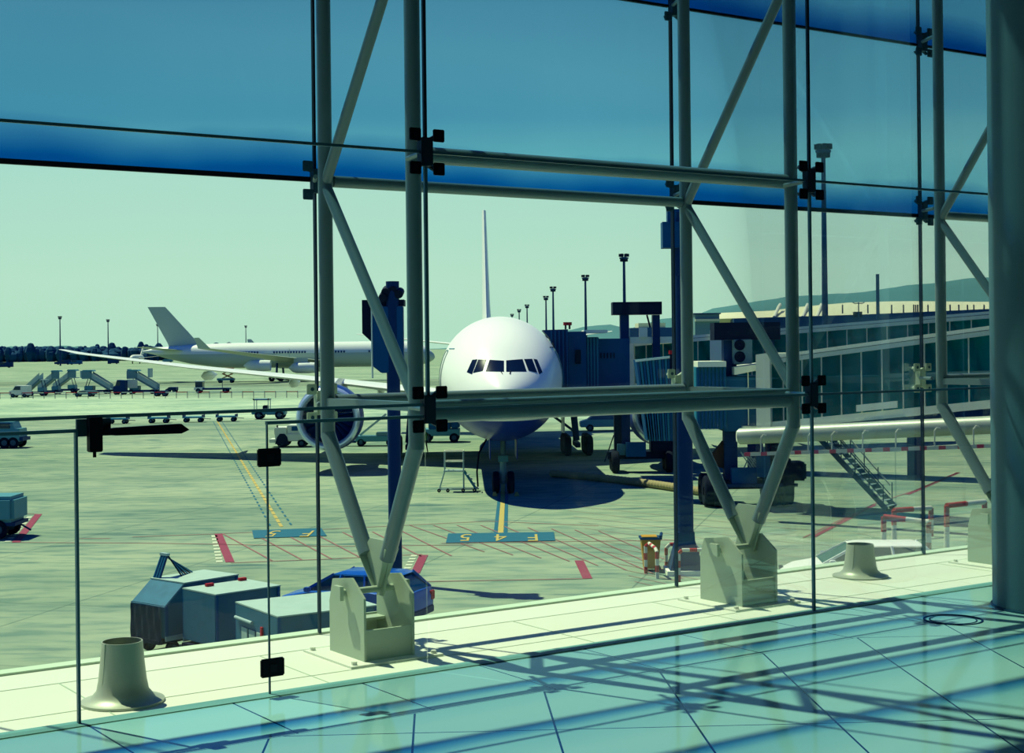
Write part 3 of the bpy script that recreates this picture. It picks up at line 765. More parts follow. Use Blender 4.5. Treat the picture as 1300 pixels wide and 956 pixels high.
# nose gear
ng = MB(); ng.tube((0, 5.9, .5), (0, 5.7, 3.2), .13, n=14); ng.tube((0, 5.9, .53), (0, 5.9, 1.7), .16, n=14); ng.bar((-.5, 5.9, .53), (.5, 5.9, .53), .12, .12); ng.bar((0, 6.1, 1.5), (0, 8.2, 2.9), .12, .12)
ngo = ng.build('nose_gear', M_GREY, air)
for s_ in (-1, 1):
    MB().lathe([(.12, -.17), (.42, -.18), (.52, -.12), (.54, 0), (.52, .12), (.42, .18), (.12, .17)], (s_ * .36, 5.9, .54), 'x', 24).build('wheel', M_RUBBER, ngo, smooth=True)
    MB().box((s_ * .62, 4.5, 1.75), (s_ * .66, 7.2, 2.75)).build('gear_door', M_NAVY, ngo)
MB().box((-.24, 5.6, 1.55), (.24, 5.75, 1.85)).build('taxi_light', M_TEAL, ngo)

# ------------------------------------------------------------------ the grey aircraft behind, side-on
K2 = 5.7
def far_pt(x, y, Y=333): return AY(x, y, Y)
base = far_pt(190, 470); T2 = Vector((base.x, 333, 0))
a2 = thing('wide_body_airliner', 'pale grey four-engine airliner side-on far behind the left wing', 'airplane', T2)
ring2 = []
for x_, zc, r_ in ((-1.5, 6.9, .15), (1, 6.9, .7), (4, 6.6, 1.35), (9, 6.2, 2.1), (15, 5.85, 2.65), (20, 5.8, 2.82), (55, 5.8, 2.82), (58, 5.75, 2.7), (60.5, 5.6, 2.3), (62.3, 5.3, 1.5), (63.3, 5.05, .6), (63.5, 5, .1)):
    ring2.append([Vector((x_, r_ * math.cos(2 * PI * i / 32), zc + r_ * math.sin(2 * PI * i / 32))) for i in range(32)])
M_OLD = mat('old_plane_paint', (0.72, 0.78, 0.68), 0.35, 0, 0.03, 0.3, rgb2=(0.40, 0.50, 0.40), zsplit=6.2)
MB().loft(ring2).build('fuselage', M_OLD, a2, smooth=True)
MB().loft([[Vector((p.y, p.z, z)) for p in airfoil((0, -y0, 0), (0, -y1, 0), th)] for z, y0, y1, th in ((7.6, -13.5, -4.5, .5), (8.8, -10.8, -4.0, .42), (16.8, -3.6, 0.3, .2))]).build('fin', M_GREYPL, a2, smooth=True)
for s_ in (-1, 1):
    MB().loft([airfoil((8.5, s_ * 1.0, 7.0), (3.5, s_ * 1.0, 7.0), .4), airfoil((1.5, s_ * 9.7, 7.9), (-1.2, s_ * 9.7, 7.9), .15)]).build('tailplane', M_GREYPL, a2, smooth=True)
    wg = MB().loft([airfoil((40, s_ * 2.2, 4.4), (29, s_ * 2.2, 4.3), 1.0), airfoil((33, s_ * 11, 5.3), (26, s_ * 11, 5.3), .6), airfoil((19.5, s_ * 29.5, 7.4), (17, s_ * 29.5, 7.4), .2)]).build('wing', M_GREYPL, a2, smooth=True)
    MB().loft([airfoil((19.5, s_ * 29.5, 7.4), (17, s_ * 29.5, 7.4), .1), airfoil((17.4, s_ * 30.2, 9.6), (16.4, s_ * 30.2, 9.6), .06)]).build('winglet', M_GREYPL, wg)
    for xx, yy in ((33.5, 9.5), (25.5, 19)):
        e_ = MB().lathe([(.9, 4.2), (1.1, 4.5), (1.2, 3.0), (1.15, .5), (.9, -.3), (.05, -1.2)], (xx, s_ * yy, 3.0 + (yy - 9) * .07), 'x', 20).build('engine', M_GREYTOP, a2, smooth=True)
        MB().box((xx, s_ * yy - .15, 4), (xx + 3, s_ * yy + .15, 5.2)).build('pylon', M_GREYPL, e_)
    gl_ = MB().tube((29, s_ * 5.3, .7), (29, s_ * 4, 4), .25).build('main_gear', M_DARK2, a2)
    for k in (-1, 1):
        MB().lathe([(.1, -.2), (.6, -.2), (.7, 0), (.6, .2), (.1, .2)], (29 + k, s_ * 5.3, .7), 'y', 16).build('wheel', M_RUBBER, gl_)
wl = MB()
for x0, n_ in ((20, 8), (28, 12), (38.5, 9), (49, 9)):
    for k in range(n_): wl.box((x0 + k * .62, -2.87, 6.2), (x0 + k * .62 + .34, -2.78, 6.65))
tag(wl.build('cabin_windows', M_DARK2, a2))
MB().box((31.5, -2.86, 5.0), (31.56, -2.8, 7.2)).box((52, -2.86, 5.0), (52.06, -2.8, 7.2)).box((52.9, -2.86, 5.0), (52.96, -2.8, 7.2)).build('door_outline', M_GREY, a2)
for k in (-.5, .5):
    pass
gn = MB().tube((57, 0, .6), (57, 0, 3.4), .15).build('nose_gear', M_DARK2, a2)

# ------------------------------------------------------------------ floodlight masts
def mast(x, ytop, label, lamps=6, H=25.0, group='floodlight masts on the airfield'):
    hz = HY + (CX - x) * ROLL
    Y = FL * (H - CH) / (hz - ytop)
    p = AY(x, ytop, Y)
    t = thing('floodlight_mast', label, 'floodlight mast', (p.x, Y, 0), 0, group)
    MB().tube((0, 0, 0), (0, 0, H - 1), .42, .24, 12).build('pole', M_DARK2, t)
    mb = MB().lathe([(.3, H - 1.6), (.9, H - 1.1), (.9, H - .9), (.3, H - .8)], n=12); mb.build('lamp_ring', M_DARK2, t)
    for k in range(lamps):
        a = 2 * PI * k / lamps
        MB(lambda q, a=a: Vector((q.x * math.cos(a) - q.y * math.sin(a), q.x * math.sin(a) + q.y * math.cos(a), q.z))).box((.55, -.22, H - .75), (1.0, .22, H - .2)).box((.35, -.2, H - 1.7), (.75, .2, H - 1.2)).build('lamp', M_DARK, t)
    return t
mast(1045, 181, 'tallest floodlight mast, right of the black clamps, seen through blue glass', 8, 30)
for x, y, lb in ((76, 401, 'leftmost floodlight mast by the aircraft wing tip'), (137, 405, 'second floodlight mast from the left, in front of the trees'), (200, 411, 'thin floodlight mast just behind the grey tail'),
                 (312, 413, 'small floodlight mast behind the grey airliner fuselage'), (743, 348, 'floodlight mast above the jet bridge tunnel'), (792, 321, 'tall floodlight mast behind the dark portal of the far jet bridge'),
                 (702, 363, 'taller of two masts just right of the aircraft nose'), (693, 375, 'shorter of two masts just right of the aircraft nose'), (669, 386, 'small mast head above the aircraft nose, nearest its crown right'),
                 (659, 392, 'small mast head above the aircraft nose, middle one'), (650, 398, 'smallest mast head just over the aircraft nose')):
    mast(x, y, lb)
p = AY(1114, 348, 190)
tag(MB().tube((0, 0, 0), (0, 0, p.z), .22, n=10).build('plain_pole', M_DARK2, loc=(p.x, 190, 0)), 'plain dark pole rising in front of the curved terminal roof', 'pole')

# ------------------------------------------------------------------ docking display poles close to the facade
pA = AY(502, 700, 45)
t = thing('docking_display', 'dark docking display box with camera cluster on a pole left of the nose', 'docking display', (pA.x, 45, 0), 0, 'docking displays on poles')
MB().tube((0, 0, 0), (0, 0, 9.1), .20, n=16).build('pole', M_DARK2, t, smooth=True)
MB().prism([(-.60, -.15, 6.55), (-.60, -.15, 8.35), (.32, -.15, 8.35), (.32, -.15, 6.35), (-.35, -.15, 6.35)], (0, .35, 0)).build('display_box', M_BRIDGE, t, bevel=.02)
MB().prism([(-.92, -.05, 7.55), (-.92, -.05, 8.55), (.34, -.05, 8.55), (.34, -.05, 8.36), (-.66, -.05, 8.36), (-.66, -.05, 7.3)], (0, .75, 0)).build('hood', M_DARK, t)
MB().tube((-.62, -.1, 6.2), (-.62, -.1, 8.3), .03).build('conduit', M_PALE, t)
for a, b in ((-.2, 8.86), (.02, 8.92), (.2, 8.8), (-.28, 8.7)):
    MB().tube((a, -.2, b - .1), (a + .02, .15, b), .13, n=12).build('camera', M_DARK, t)
pB = AY(870, 720, 46.5)
t = thing('docking_display', 'thick dark display pole with flared foot beside the yellow bin', 'docking display', (pB.x, 46.5, 0), 0, 'docking displays on poles')
MB().tube((0, 0, .9), (0, 0, 11.2), .27, n=20).build('pole', M_DARK2, t, smooth=True)
MB().loft([[Vector((a * s_, b * s_, z_)) for a, b in ((-1, -1), (1, -1), (1, 1), (-1, 1))] for z_, s_ in ((.15, .52), (1.05, .28), (1.3, .27))]).build('flared_foot', M_DARK2, t)
MB().box((-.62, -.62, 0), (.62, .62, .15)).build('plinth', M_PALE, t)
MB().box((-.62, -.3, 10.1), (-.1, .3, 10.9)).box((-.45, -.2, 10.9), (.2, .2, 11.3)).build('display_box', M_BRIDGE, t)

def hoop(pts, r, name_lab, cat, n=8, group=None, band=.22):
    """bent pipe guard in red and white bands"""
    P = [Vector(p) for p in pts]; o0 = P[0].copy(); o0.z = 0
    t = thing('pipe_guard', name_lab, 'guard rail', o0, 0, group)
    red = MB(); wh = MB(); k = 0
    for a, b in zip(P[:-1], P[1:]):
        L_ = (b - a).length; n_ = max(1, round(L_ / band))
        for i in range(n_):
            (red if k % 2 == 0 else wh).tube(a.lerp(b, i / n_) - o0, a.lerp(b, (i + 1) / n_) - o0, r, n=n); k += 1
    red.build('red_band', M_RED, t); wh.build('white_band', M_BARW, t)
    return t
g1 = 'pipe guards around the display pole'
def arch(x0, x1, yb, yt, Y): 
    a = AY(x0, yb, Y); b = AY(x1, yb, Y); zt = AY(x0, yt, Y).z
    r = .12
    return [(a.x, Y, 0), (a.x, Y, zt - r), (a.x + r, Y, zt), (b.x - r, Y, zt), (b.x, Y, zt - r), (b.x, Y, 0)]
hoop(arch(846, 886, 722, 691, 47.5), .055, 'bent red and white pipe guard behind the display pole', 'g', group=g1)
q = G(820, 728); hoop([(q.x, q.y, 0), (q.x, q.y, .85), (q.x + .1, q.y - .12, .95), (q.x + .22, q.y - .9, .9), (q.x + .25, q.y - 1.05, .8), (q.x + .25, q.y - 1.05, 0)], .055, 'bent red and white pipe guard in front of the yellow bin', 'g', group=g1)
a_ = AY(862, 735, 44.8); hoop([(a_.x, 44.8, 0), (a_.x, 44.8, .85), (a_.x + .1, 44.8, .95), (a_.x + 1.0, 44.8, .95), (a_.x + 1.1, 44.8, .85), (a_.x + 1.1, 44.8, 0)], .055, 'red and white pipe guard in front of the display pole', 'g', group=g1)
# yellow bin
q = G(824, 724)
t = thing('wheeled_bin', 'ochre yellow wheeled bin with open lid beside the display pole', 'bin', (q.x + .05, q.y, 0))
MB().loft([[Vector((a * s_, b * s_, z_)) for a, b in ((-1, -1), (1, -1), (1, 1), (-1, 1))] for z_, s_ in ((.08, .22), (1.0, .30))], True, True).build('body', M_YELLOW, t)
MB().box((-.34, -.34, 1.0), (.34, .34, 1.06)).build('rim', M_DARK2, t)
MB().box((-.28, -.28, 1.06), (.2, .28, 1.09)).build('lid', M_YELLOW, t)
MB().tube((.30, -.3, 1.08), (.38, .3, 1.12), .05).build('handle', M_DARK2, t)
for s_ in (-.2, .2): MB().tube((.2, s_ - .04, .1), (.2, s_ + .04, .1), .1, n=16).build('wheel', M_RUBBER, t)

# ------------------------------------------------------------------ glazed walkways and jet bridges
def walkway(name, label, A, B, W, H, nb, parent=None, brace=True, cat='jet bridge', end_frame=True, roofh=.35):
    """A, B: floor points of the near side; W: width away from the camera; H: height"""
    A = Vector(A); B = Vector(B)
    d = Vector((B.x - A.x, B.y - A.y, 0)); L_ = d.length; d.normalize(); nrm = Vector((-d.y, d.x, 0))
    if nrm.y < 0: nrm = -nrm
    t = thing(name, label, cat, (A.x, A.y, 0)) if parent is None else parent
    org = Vector((t.location.x, t.location.y, 0))
    def tf(p):
        w_ = A + d * p.x + nrm * p.y; w_.z = A.z + (B.z - A.z) * p.x / L_ + p.z
        return w_ - org
    MB(tf).box((0, -.10, H - roofh), (L_, W + .1, H)).build('roof_beam', M_PALE, t)
    MB(tf).box((0, -.12, H - roofh * .48), (L_, -.10, H - roofh * .42)).build('roof_groove', M_CLAMP, t)
    MB(tf).box((0, -.06, -.1), (L_, W + .06, .22)).build('floor_beam', M_PALE, t)
    MB(tf).box((0, 0, -.45), (L_, W, -.1)).build('underside', M_DARK2, t)
    for yy in (.0, W):
        MB(tf).box((0, yy - .012, .22), (L_, yy + .012, H - roofh)).build('glass_wall', G_TEAL, t)
    for i in range(nb + 1):
        x_ = L_ * i / nb
        MB(tf).box((x_ - .025, -.05, .2), (x_ + .025, .02, H - roofh)).build('mullion', M_BARW, t)
        MB(tf).box((x_ - .05, W - .02, .2), (x_ + .05, W + .04, H - roofh)).build('mullion', M_TEAL, t)
    if brace:
        for i in range(nb):
            x0, x1 = L_ * (i + .08) / nb, L_ * (i + .95) / nb
            for yy in (.14, W - .14):
                MB(tf).bar((x0, yy, H - roofh), (x1, yy, .25), .07, .12).build('diagonal_brace', M_TEAL, t)
    if end_frame:
        MB(tf).box((-.35, -.16, -.5), (.35, W + .1, H + .12)).build('end_frame', M_PALE, t)
    return t, tf, L_
pa = AY(972, 543, 63); pb = AY(1290, 512, 55.5)
w1, tf1, L1 = walkway('glass_walkway', 'sloping teal glass walkway nearest the hall, pale roof and floor beams', pa, pb, 2.7, 3.0, 12)
MB(tf1).box((4.4, -.16, .28), (6.2, -.10, .55)).build('sill_plate', M_PALE, w1)
pa = AY(800, 492, 86); pb = AY(1290, 462, 74)
w2, tf2, L2 = walkway('glass_walkway', 'teal glass walkway behind, higher and farther than the near one', pa, pb, 2.8, 2.7, 20)
MB(tf2).box((5.2, -.25, .0), (6.6, 0.1, 2.9)).build('end_frame', M_PALE, w2)
for x_ in (7, 16):
    MB(tf2).box((x_, .6, -7.0), (x_ + .5, 1.6, -.3)).build('support_column', M_DARK2, w2)
for x_ in (11.2,):
    MB(tf1).box((x_, .6, -6.0), (x_ + .5, 2.0, -.4)).build('support_column', M_DARK2, w1)
# hanging duct with hooks and height-limit bar below the near walkway
a = AY(940, 554, 60.5); b = AY(1290, 538, 54.0)
t = thing('air_duct', 'long pale round duct with hooks slung below the glass walkway', 'duct', (a.x, a.y, 0))
o_ = Vector((a.x, a.y, 0))
MB().tube(a - o_, b - o_, .33, n=20).build('duct_pipe', M_CONE, t, smooth=True)
MB().tube(a - o_ - Vector((.15, 0, 0)), a - o_, .22, .33, n=20).build('end_cap', M_PALE, t, smooth=True)
h0 = AY(945, 577, 58.5); h1 = AY(1290, 565, 53.5)
for x_ in (968, 1032, 1063, 1103, 1145, 1193, 1240):
    k = (x_ - 945) / 345; c = h0.lerp(h1, k)
    MB().path([c - o_ + Vector((0, 0, .05)), c - o_ + Vector((0, 0, .62)), c - o_ + Vector((.10, 0, .75)), c - o_ + Vector((.22, 0, .72))], .028, 6).build('hook_rod', M_BARW, t)
t = thing('height_limit_bar', 'red and white striped bar hanging below the round duct', 'barrier', (h0.x, h0.y, 0))
o_ = Vector((h0.x, h0.y, 0)); n_ = 30
rd = MB(); wt = MB()
for i in range(n_):
    (rd if i % 2 == 0 else wt).bar(h0.lerp(h1, (i + (0 if i % 2 == 0 else -.25)) / n_) - o_, h0.lerp(h1, (i + (.75 if i % 2 == 0 else 1)) / n_) - o_, .05, .14)
rd.build('red_stripe', M_PINK, t); wt.build('white_stripe', M_BARW, t)

def bridge_head(label, Yb, portal, legs, ytop, ybot, gy, cabs):
    """drive column, bogie and ribbed cab pieces of one jet bridge; everything at depth Yb"""
    o = AY((legs[0][0] + legs[-1][1]) / 2, gy, Yb)
    t = thing('jet_bridge', label, 'jet bridge', (o.x, Yb, 0))
    def X(x, Y=Yb): return AY(x, 500, Y).x - o.x
    def Z(y, x, Y=Yb): return AY(x, y, Y).z
    MB().box((X(portal[0]), -.7, Z(ybot, portal[0])), (X(portal[1]), .7, Z(ytop, portal[0]))).build('portal_beam', M_DARK, t)
    for l in legs:
        MB().box((X(l[0]), -.35, .9), (X(l[1]), .35, Z(ybot, l[0]))).build('portal_leg', M_DARK2, t)
    xm = (legs[0][0] + legs[-1][1]) / 2
    MB().box((X(xm) - 1.9, -.5, .75), (X(xm) + 1.9, .5, 1.15)).build('bogie_beam', M_DARK, t)
    for dx in (-1.5, 1.5):
        for dy in (-.45, .45):
            MB().lathe([(.15, -.2), (.5, -.22), (.6, -.14), (.62, 0), (.6, .14), (.5, .22), (.15, .2)], (X(xm) + dx, dy * 1.6, .62), 'x', 20).build('wheel', M_RUBBER, t, smooth=True)
    MB().box((X(xm) - .9, -.9, .9), (X(xm) + .2, -.5, 1.7)).build('drive_box', M_BRIDGE, t)
    MB().box((X(xm) + .5, -.7, 1.1), (X(xm) + 2.4, .6, 1.9)).build('drive_housing', M_DARK, t, bevel=.08)
    for c in cabs:
        nm, m, x0, x1, yt, yb, Y0, dep, ribs = c
        Y0 = Yb if Y0 is None else Y0
        xa, xb = X(x0, Y0), X(x1, Y0); za, zb = Z(yb, x0, Y0), Z(yt, x0, Y0); ya = Y0 - Yb
        b_ = MB().box((xa, ya, za), (xb, ya + dep, zb)).build(nm, m, t, bevel=.03)
        for k in range(ribs):
            xr = xa + (xb - xa) * (k + .5) / ribs
            MB().box((xr - .045, ya - .07, za), (xr + .045, ya, zb)).build('rib', M_BRIDGE2 if m is M_BRIDGE else M_BRIDGE, b_)
    return t, X, Z, o
# far bridge, docked to the aircraft
t, X, Z, o = bridge_head('dark blue jet bridge docked at the side of the aircraft nose', 84, (778, 840), [(788, 799), (829, 838)], 384, 400, 600,
    [('cab', M_BRIDGE, 722, 745, 421, 494, 78.5, 2.2, 0), ('rotunda', M_BRIDGE, 745, 761, 428, 495, 79.5, 2.4, 4), ('tunnel', M_BRIDGE, 760, 800, 430, 492, 80.5, 2.4, 0)])
MB().prism([(X(690, 76.5), -7.5, Z(419, 690, 76.5)), (X(722, 76.5), -7.5, Z(418, 722, 76.5)), (X(722, 76.5), -7.5, Z(496, 722, 76.5)), (X(714, 76.5), -7.5, Z(498, 714, 76.5)), (X(712, 76.5), -7.5, Z(465, 712, 76.5)), (X(703, 76.5), -7.5, Z(435, 703, 76.5))], (0, 3.2, 0)).build('canopy', M_DARK2, t)
for k in range(5):
    xx = X(700 + k * 5, 76.5)
    MB().box((xx, -7.56, Z(490, 712, 76.5) if k > 2 else Z(445 + k * 8, 700, 76.5)), (xx + .06, -7.5, Z(420, 700, 76.5))).build('canopy_fold', M_BRIDGE, t)
MB().box((X(731, 78.4), -5.62, Z(462, 731, 78.4)), (X(738, 78.4), -5.5, Z(444, 731, 78.4))).build('cab_window', M_DARK, t, bevel=.01)
for k in range(5):
    MB().box((X(763 + k * 4.2, 80.4), -3.58, Z(455, 765, 80.4)), (X(764.2 + k * 4.2, 80.4), -3.5, Z(448, 765, 80.4))).build('vent_slot', M_DARK, t)
MB().box((X(742, 79), -5.2, Z(423, 742, 79)), (X(772, 79), -2.4, Z(419, 742, 79))).build('roof_cover', M_PALE, t)
MB().box((X(800, 84), -.2, Z(436, 800, 84)), (X(855, 84), .4, Z(428, 800, 84))).build('roof_rail', M_PALE, t)
MB().box((X(812, 84), -.4, Z(428, 812, 84)), (X(822, 84), .1, Z(416, 812, 84))).build('cable_box', M_PALE, t)
MB().tube((X(822), -.2, Z(400, 822)), (X(826), -.2, Z(416, 826)), .05).build('cable', M_DARK, t)
for x_ in (719, 724):
    MB().tube((X(x_, 77), -7, Z(418, x_, 77)), (X(x_, 77), -7, Z(412, x_, 77)), .05).build('lamp_post', M_DARK, t); MB().tube((X(x_, 77), -7, Z(413, x_, 77)), (X(x_, 77), -7, Z(409, x_, 77)), .12).build('beacon', M_RED, t)
MB().box((X(700, 79), -5.6, Z(499, 700, 79)), (X(800, 79), -2.6, Z(494, 700, 79))).build('floor_frame', M_DARK, t)
MB().box((X(782), -.6, Z(577, 782)), (X(792), -.2, Z(563, 782))).build('control_box', M_TEAL, t)
MB().bar((X(778), -.4, Z(552, 778)), (X(766), -.4, .6), .06, .06).build('stay_rod', M_DARK, t)
MB().box((X(779), -.3, .9), (X(788), .3, Z(495, 779))).build('portal_leg', M_DARK, t)
# near bridge
t, X, Z, o = bridge_head('near jet bridge with dark portal, air conditioner and big wheels', 66, (905, 988), [(918, 934), (972, 982)], 410, 432, 641,
    [('tunnel', M_BRIDGE2, 884, 922, 466, 545, 65, 2.6, 8), ('inner_tunnel', M_BRIDGE, 918, 972, 478, 548, 65.2, 2.4, 0)])
MB().box((X(886, 64.8), -1.3, Z(466, 886, 64.8)), (X(922, 64.8), 1.2, Z(459, 886, 64.8))).build('roof_cover', M_PALE, t)
for k in range(3):
    MB().box((X(902 + k * 5, 64.9), -1.08, Z(497, 905, 64.9)), (X(903.2 + k * 5, 64.9), -1.0, Z(491, 905, 64.9))).build('vent_slot', M_DARK, t)
MB().prism([(X(932, 65), -1.2, Z(466, 932, 65)), (X(972, 65), -1.2, Z(461, 972, 65)), (X(972, 65), -1.2, Z(468, 972, 65)), (X(932, 65), -1.2, Z(476, 932, 65))], (0, 2.5, 0)).build('tunnel_roof', M_PALE, t)
MB().box((X(942, 65), -1.15, Z(547, 942, 65)), (X(972, 65), 1.2, Z(541, 942, 65))).build('tunnel_floor', M_PALE, t)
for x_ in (950, 962): MB().box((X(x_, 65), -.9, Z(540, x_, 65)), (X(x_ + 1, 65), -.8, Z(470, x_, 65))).build('mullion', M_PALE, t)
ac = MB().box((X(931, 65.4), -.75, Z(462, 931)), (X(955, 65.4), -.35, Z(431, 931))).build('air_conditioner', M_GREY, t, bevel=.03)
for yy in (438, 453):
    cx_ = X(939, 65.4); cz = Z(yy, 939, 65.4)
    MB().lathe([(.24, -.80), (.20, -.83), (.17, -.80), (.10, -.79), (.06, -.82), (.01, -.82)], (cx_, 0, cz), 'y', 24).build('fan_grille', M_DARK, ac)
MB().prism([(X(895), .0, Z(588, 895)), (X(918), .0, Z(560, 918)), (X(930), .0, Z(565, 930)), (X(918), .0, Z(595, 918))], (0, .5, 0)).build('drive_arm', M_RUST, t)
MB().prism([(X(925), -.2, 1.0), (X(935), -.2, 1.0), (X(930), -.2, Z(560, 930)), (X(924), -.2, Z(560, 924))], (0, .4, 0)).build('column_brace', M_RUST, t)
for k in range(6):
    MB().bar((X(936 + k * 4), -.8, Z(572 + k * 2, 940)), (X(952 + k * 4), -.8, Z(598, 950)), .03, .05).build('lattice_bar', M_STAIRM, t)
for k in range(4):
    MB().bar((X(938 + k * 8), -.7, Z(598, 940)), (X(946 + k * 8), -.7, Z(580, 950)), .03, .05).build('lattice_bar', M_STAIRM, t)
MB().box((X(893), -1.2, Z(608, 893)), (X(1003), -1.0, Z(604, 893)))
MB().bar((X(890), -1.0, .95), (X(1006), -1.0, .95), .1, .14).build('bumper', M_DARK2, t)
for s_ in (-.5, .8):
    for xx in (896, 906, 976, 995): MB().lathe([(.2, -.2), (.6, -.22), (.68, -.15), (.68, .15), (.6, .22), (.2, .2)], (X(xx), s_, .68), 'x', 22).build('wheel', M_RUBBER, t, smooth=True)
MB().prism([(X(975), -.6, 1.2), (X(1000), -.6, 1.9), (X(1000), -.6, 2.05), (X(992), -.6, 2.2), (X(988), -.6, 3.1), (X(975), -.6, 3.1)], (0, 1.2, 0)).build('drive_housing', M_DARK, t)
MB().box((X(955), -1.0, 1.3), (X(972), -.5, 2.2)).build('junction_box', M_BRIDGE, t)
# separate bellows cab of the near bridge
o = AY(832, 560, 68)
t = thing('bridge_bellows', 'hanging teal folded bellows canopy between the two jet bridges', 'bellows', (o.x, 68, 0))
def X(x): return AY(x, 500, 68).x - o.x
def Z(y, x=832): return AY(x, y, 68).z
for k in range(12):
    x0 = 808 + k * 4.0
    b_ = MB().prism([(X(x0), 0, Z(457 - k * .4)), (X(x0 + 3.3), 0, Z(456.6 - k * .4)), (X(x0 + 4.4 + (11 - k) * .9), 0, Z(560)), (X(x0 + 1.6 + (11 - k) * 1.1), 0, Z(560))], (0, 1.6, 0)).build('bellows_fold', M_BRIDGE2 if k % 2 else M_BRIDGE, t)
MB().bar((X(807), -.05, Z(458)), (X(857), -.05, Z(453)), .08, .10).build('top_rim', M_PALE, t)
MB().tube((X(852), -.1, Z(470)), (X(852), -.1, Z(448)), .05).build('lamp_post', M_DARK, t); MB().tube((X(852), -.1, Z(450)), (X(852), -.1, Z(445)), .10).build('beacon', M_RED, t)
# the two dark service masts below the bellows
# metal stairs
bt = G(1131, 648); top = AY(1056, 566, 64.6)
o_ = bt.copy(); d = Vector((top.x - bt.x, top.y - bt.y, 0)); L_ = d.length; d.normalize(); nr = Vector((-d.y, d.x, 0))
if nr.x < 0: nr = -nr
t = thing('metal_staircase', 'open metal service staircase with handrails going down to the apron', 'staircase', o_)
S = lambda a, b, z: d * a + nr * b + Vector((0, 0, z))
H_ = top.z; ext = 1.12
for s_ in (-.58, .58):
    MB().bar(S(0, s_, .1), S(L_ * ext, s_, H_ * ext), .06, .22).build('stringer', M_DARK2, t)
    MB().bar(S(0.2, s_, 1.0), S(L_ * ext, s_, H_ * ext + .95), .05, .05).build('handrail', M_BARW if s_ > 0 else M_DARK2, t)
    MB().bar(S(0.2, s_, .6), S(L_ * ext, s_, H_ * ext + .5), .035, .035).build('middle_rail', M_DARK2, t)
    for k in range(5):
        q = .05 + k * .235
        MB().bar(S(L_ * q, s_, H_ * q + .1), S(L_ * q, s_, H_ * q + 1.0), .04, .04).build('baluster', M_DARK2, t)
for k in range(13):
    q = (k + .5) / 12.5
    MB().prism([S(L_ * q - .13, -.57, H_ * q + .08), S(L_ * q + .13, -.57, H_ * q + .08), S(L_ * q + .13, .57, H_ * q + .08), S(L_ * q - .13, .57, H_ * q + .08)], (0, 0, .035)).build('tread', M_STAIRM, t)
for s_ in (-.4, .4): MB().tube(S(.1, s_ - .05, .1), S(.1, s_ + .05, .1), .1).build('caster', M_RUBBER, t)
t0_ = AY(1150, 590, 68)
# shadow-casting bridge landing beyond the frame's walkway
# red-white tubular barriers
def barrier(pts, label):
    P = [AY(x, y, Y) for x, y, Y in pts]
    o0 = Vector((P[0].x, P[0].y, 0)); P[0].z = 0; P[-1].z = 0
    t = thing('tube_barrier', label, 'barrier', o0, 0, 'red and white tubular barriers')
    red = MB(); wh = MB()
    for i, (a, b) in enumerate(zip(P[:-1], P[1:])):
        if i == 0: segs = [(0, .5, wh), (.5, 1, red)]
        elif i == len(P) - 2: segs = [(0, .4, red), (.4, .75, wh), (.75, 1, red)]
        else: segs = [(0, .5, red), (.5, 1, wh)]
        for s0, s1, mb in segs: mb.tube(a.lerp(b, s0) - o0, a.lerp(b, s1) - o0, .095, n=12)
    red.build('red_band', M_RED, t); wh.build('white_band', M_BARW, t)
barrier([(1122, 693, 52), (1122, 656, 52), (1179, 663, 51.3), (1179, 700, 51.3)], 'nearest red and white tubular barrier between duct cowl and stairs')
barrier([(1135, 687, 53.8), (1135, 648, 53.8), (1182, 645, 54.6), (1182, 682, 54.6)], 'red and white tubular barrier just behind the nearest one')
barrier([(1202, 698, 51.5), (1202, 642, 51.5), (1250, 637, 53), (1250, 690, 53)], 'red and white tubular barrier partly hidden by the right bracket')

# ------------------------------------------------------------------ terminal building far right
TB = 240
o = AY(1100, 440, TB); t = thing('terminal_building', 'long distant terminal with pale curved roof and dark blue band', 'building', (o.x, TB, 0))
def TX(x): return AY(x, 400, TB).x - o.x
def TZ(y, x=1100): return AY(x, y, TB).z
top_ = [(905, 403), (918, 398), (935, 394), (960, 393), (1005, 391), (1040, 386), (1075, 383), (1110, 380), (1160, 378.5), (1200, 378), (1300, 379), (1420, 382)]
rings = []
for x, y in top_:
    z = TZ(y, x); ze = TZ(405 - (x - 905) * .030, x)
    rings.append([Vector((TX(x), 0, ze)), Vector((TX(x), 3, ze + (z - ze) * .45)), Vector((TX(x), 9, ze + (z - ze) * .85)), Vector((TX(x), 18, z)), Vector((TX(x), 40, z - .3)), Vector((TX(x), 55, 6))])
MB().loft(rings).build('roof', M_ROOF, t, smooth=True)
MB().prism([(TX(930), -1.5, 0), (TX(1420), -1.5, 0), (TX(1420), -1.5, TZ(389, 1420)), (TX(1251), -1.5, TZ(392.5, 1251)), (TX(1060), -1.5, TZ(401, 1060)), (TX(930), -1.5, TZ(404.5, 930))], (0, 4, 0)).build('facade_band', M_BAND, t)
for x in (982, 1000, 1018, 1036):
    a = Vector((TX(x), -.6, TZ(403, x))); MB().path([a, a + Vector((1.6, 5, TZ(386, x + 20) - TZ(403, x) - .4)), a + Vector((2.6, 9, TZ(385, x + 20) - TZ(403, x)))], .28, 8).build('roof_rib', M_BARW, t)
MB().box((TX(1080), -2.5, TZ(403)), (TX(1090), -1.6, TZ(396))).build('plant_room', M_DARK, t)
for x in (1068, 1100, 1130, 1145, 1158, 1160.5, 1163, 1176, 1204, 1215, 1226, 1234, 1247):
    MB().tube((TX(x), -1, TZ(398, x)), (TX(x), -1, TZ(387, x)), .12, n=6).build('roof_post', M_DARK2, t)
tq = AY(1090, 384, 180)
t = thing('street_lamp', 'small double-arm lamp in front of the terminal roof', 'street lamp', (tq.x, 180, 0))
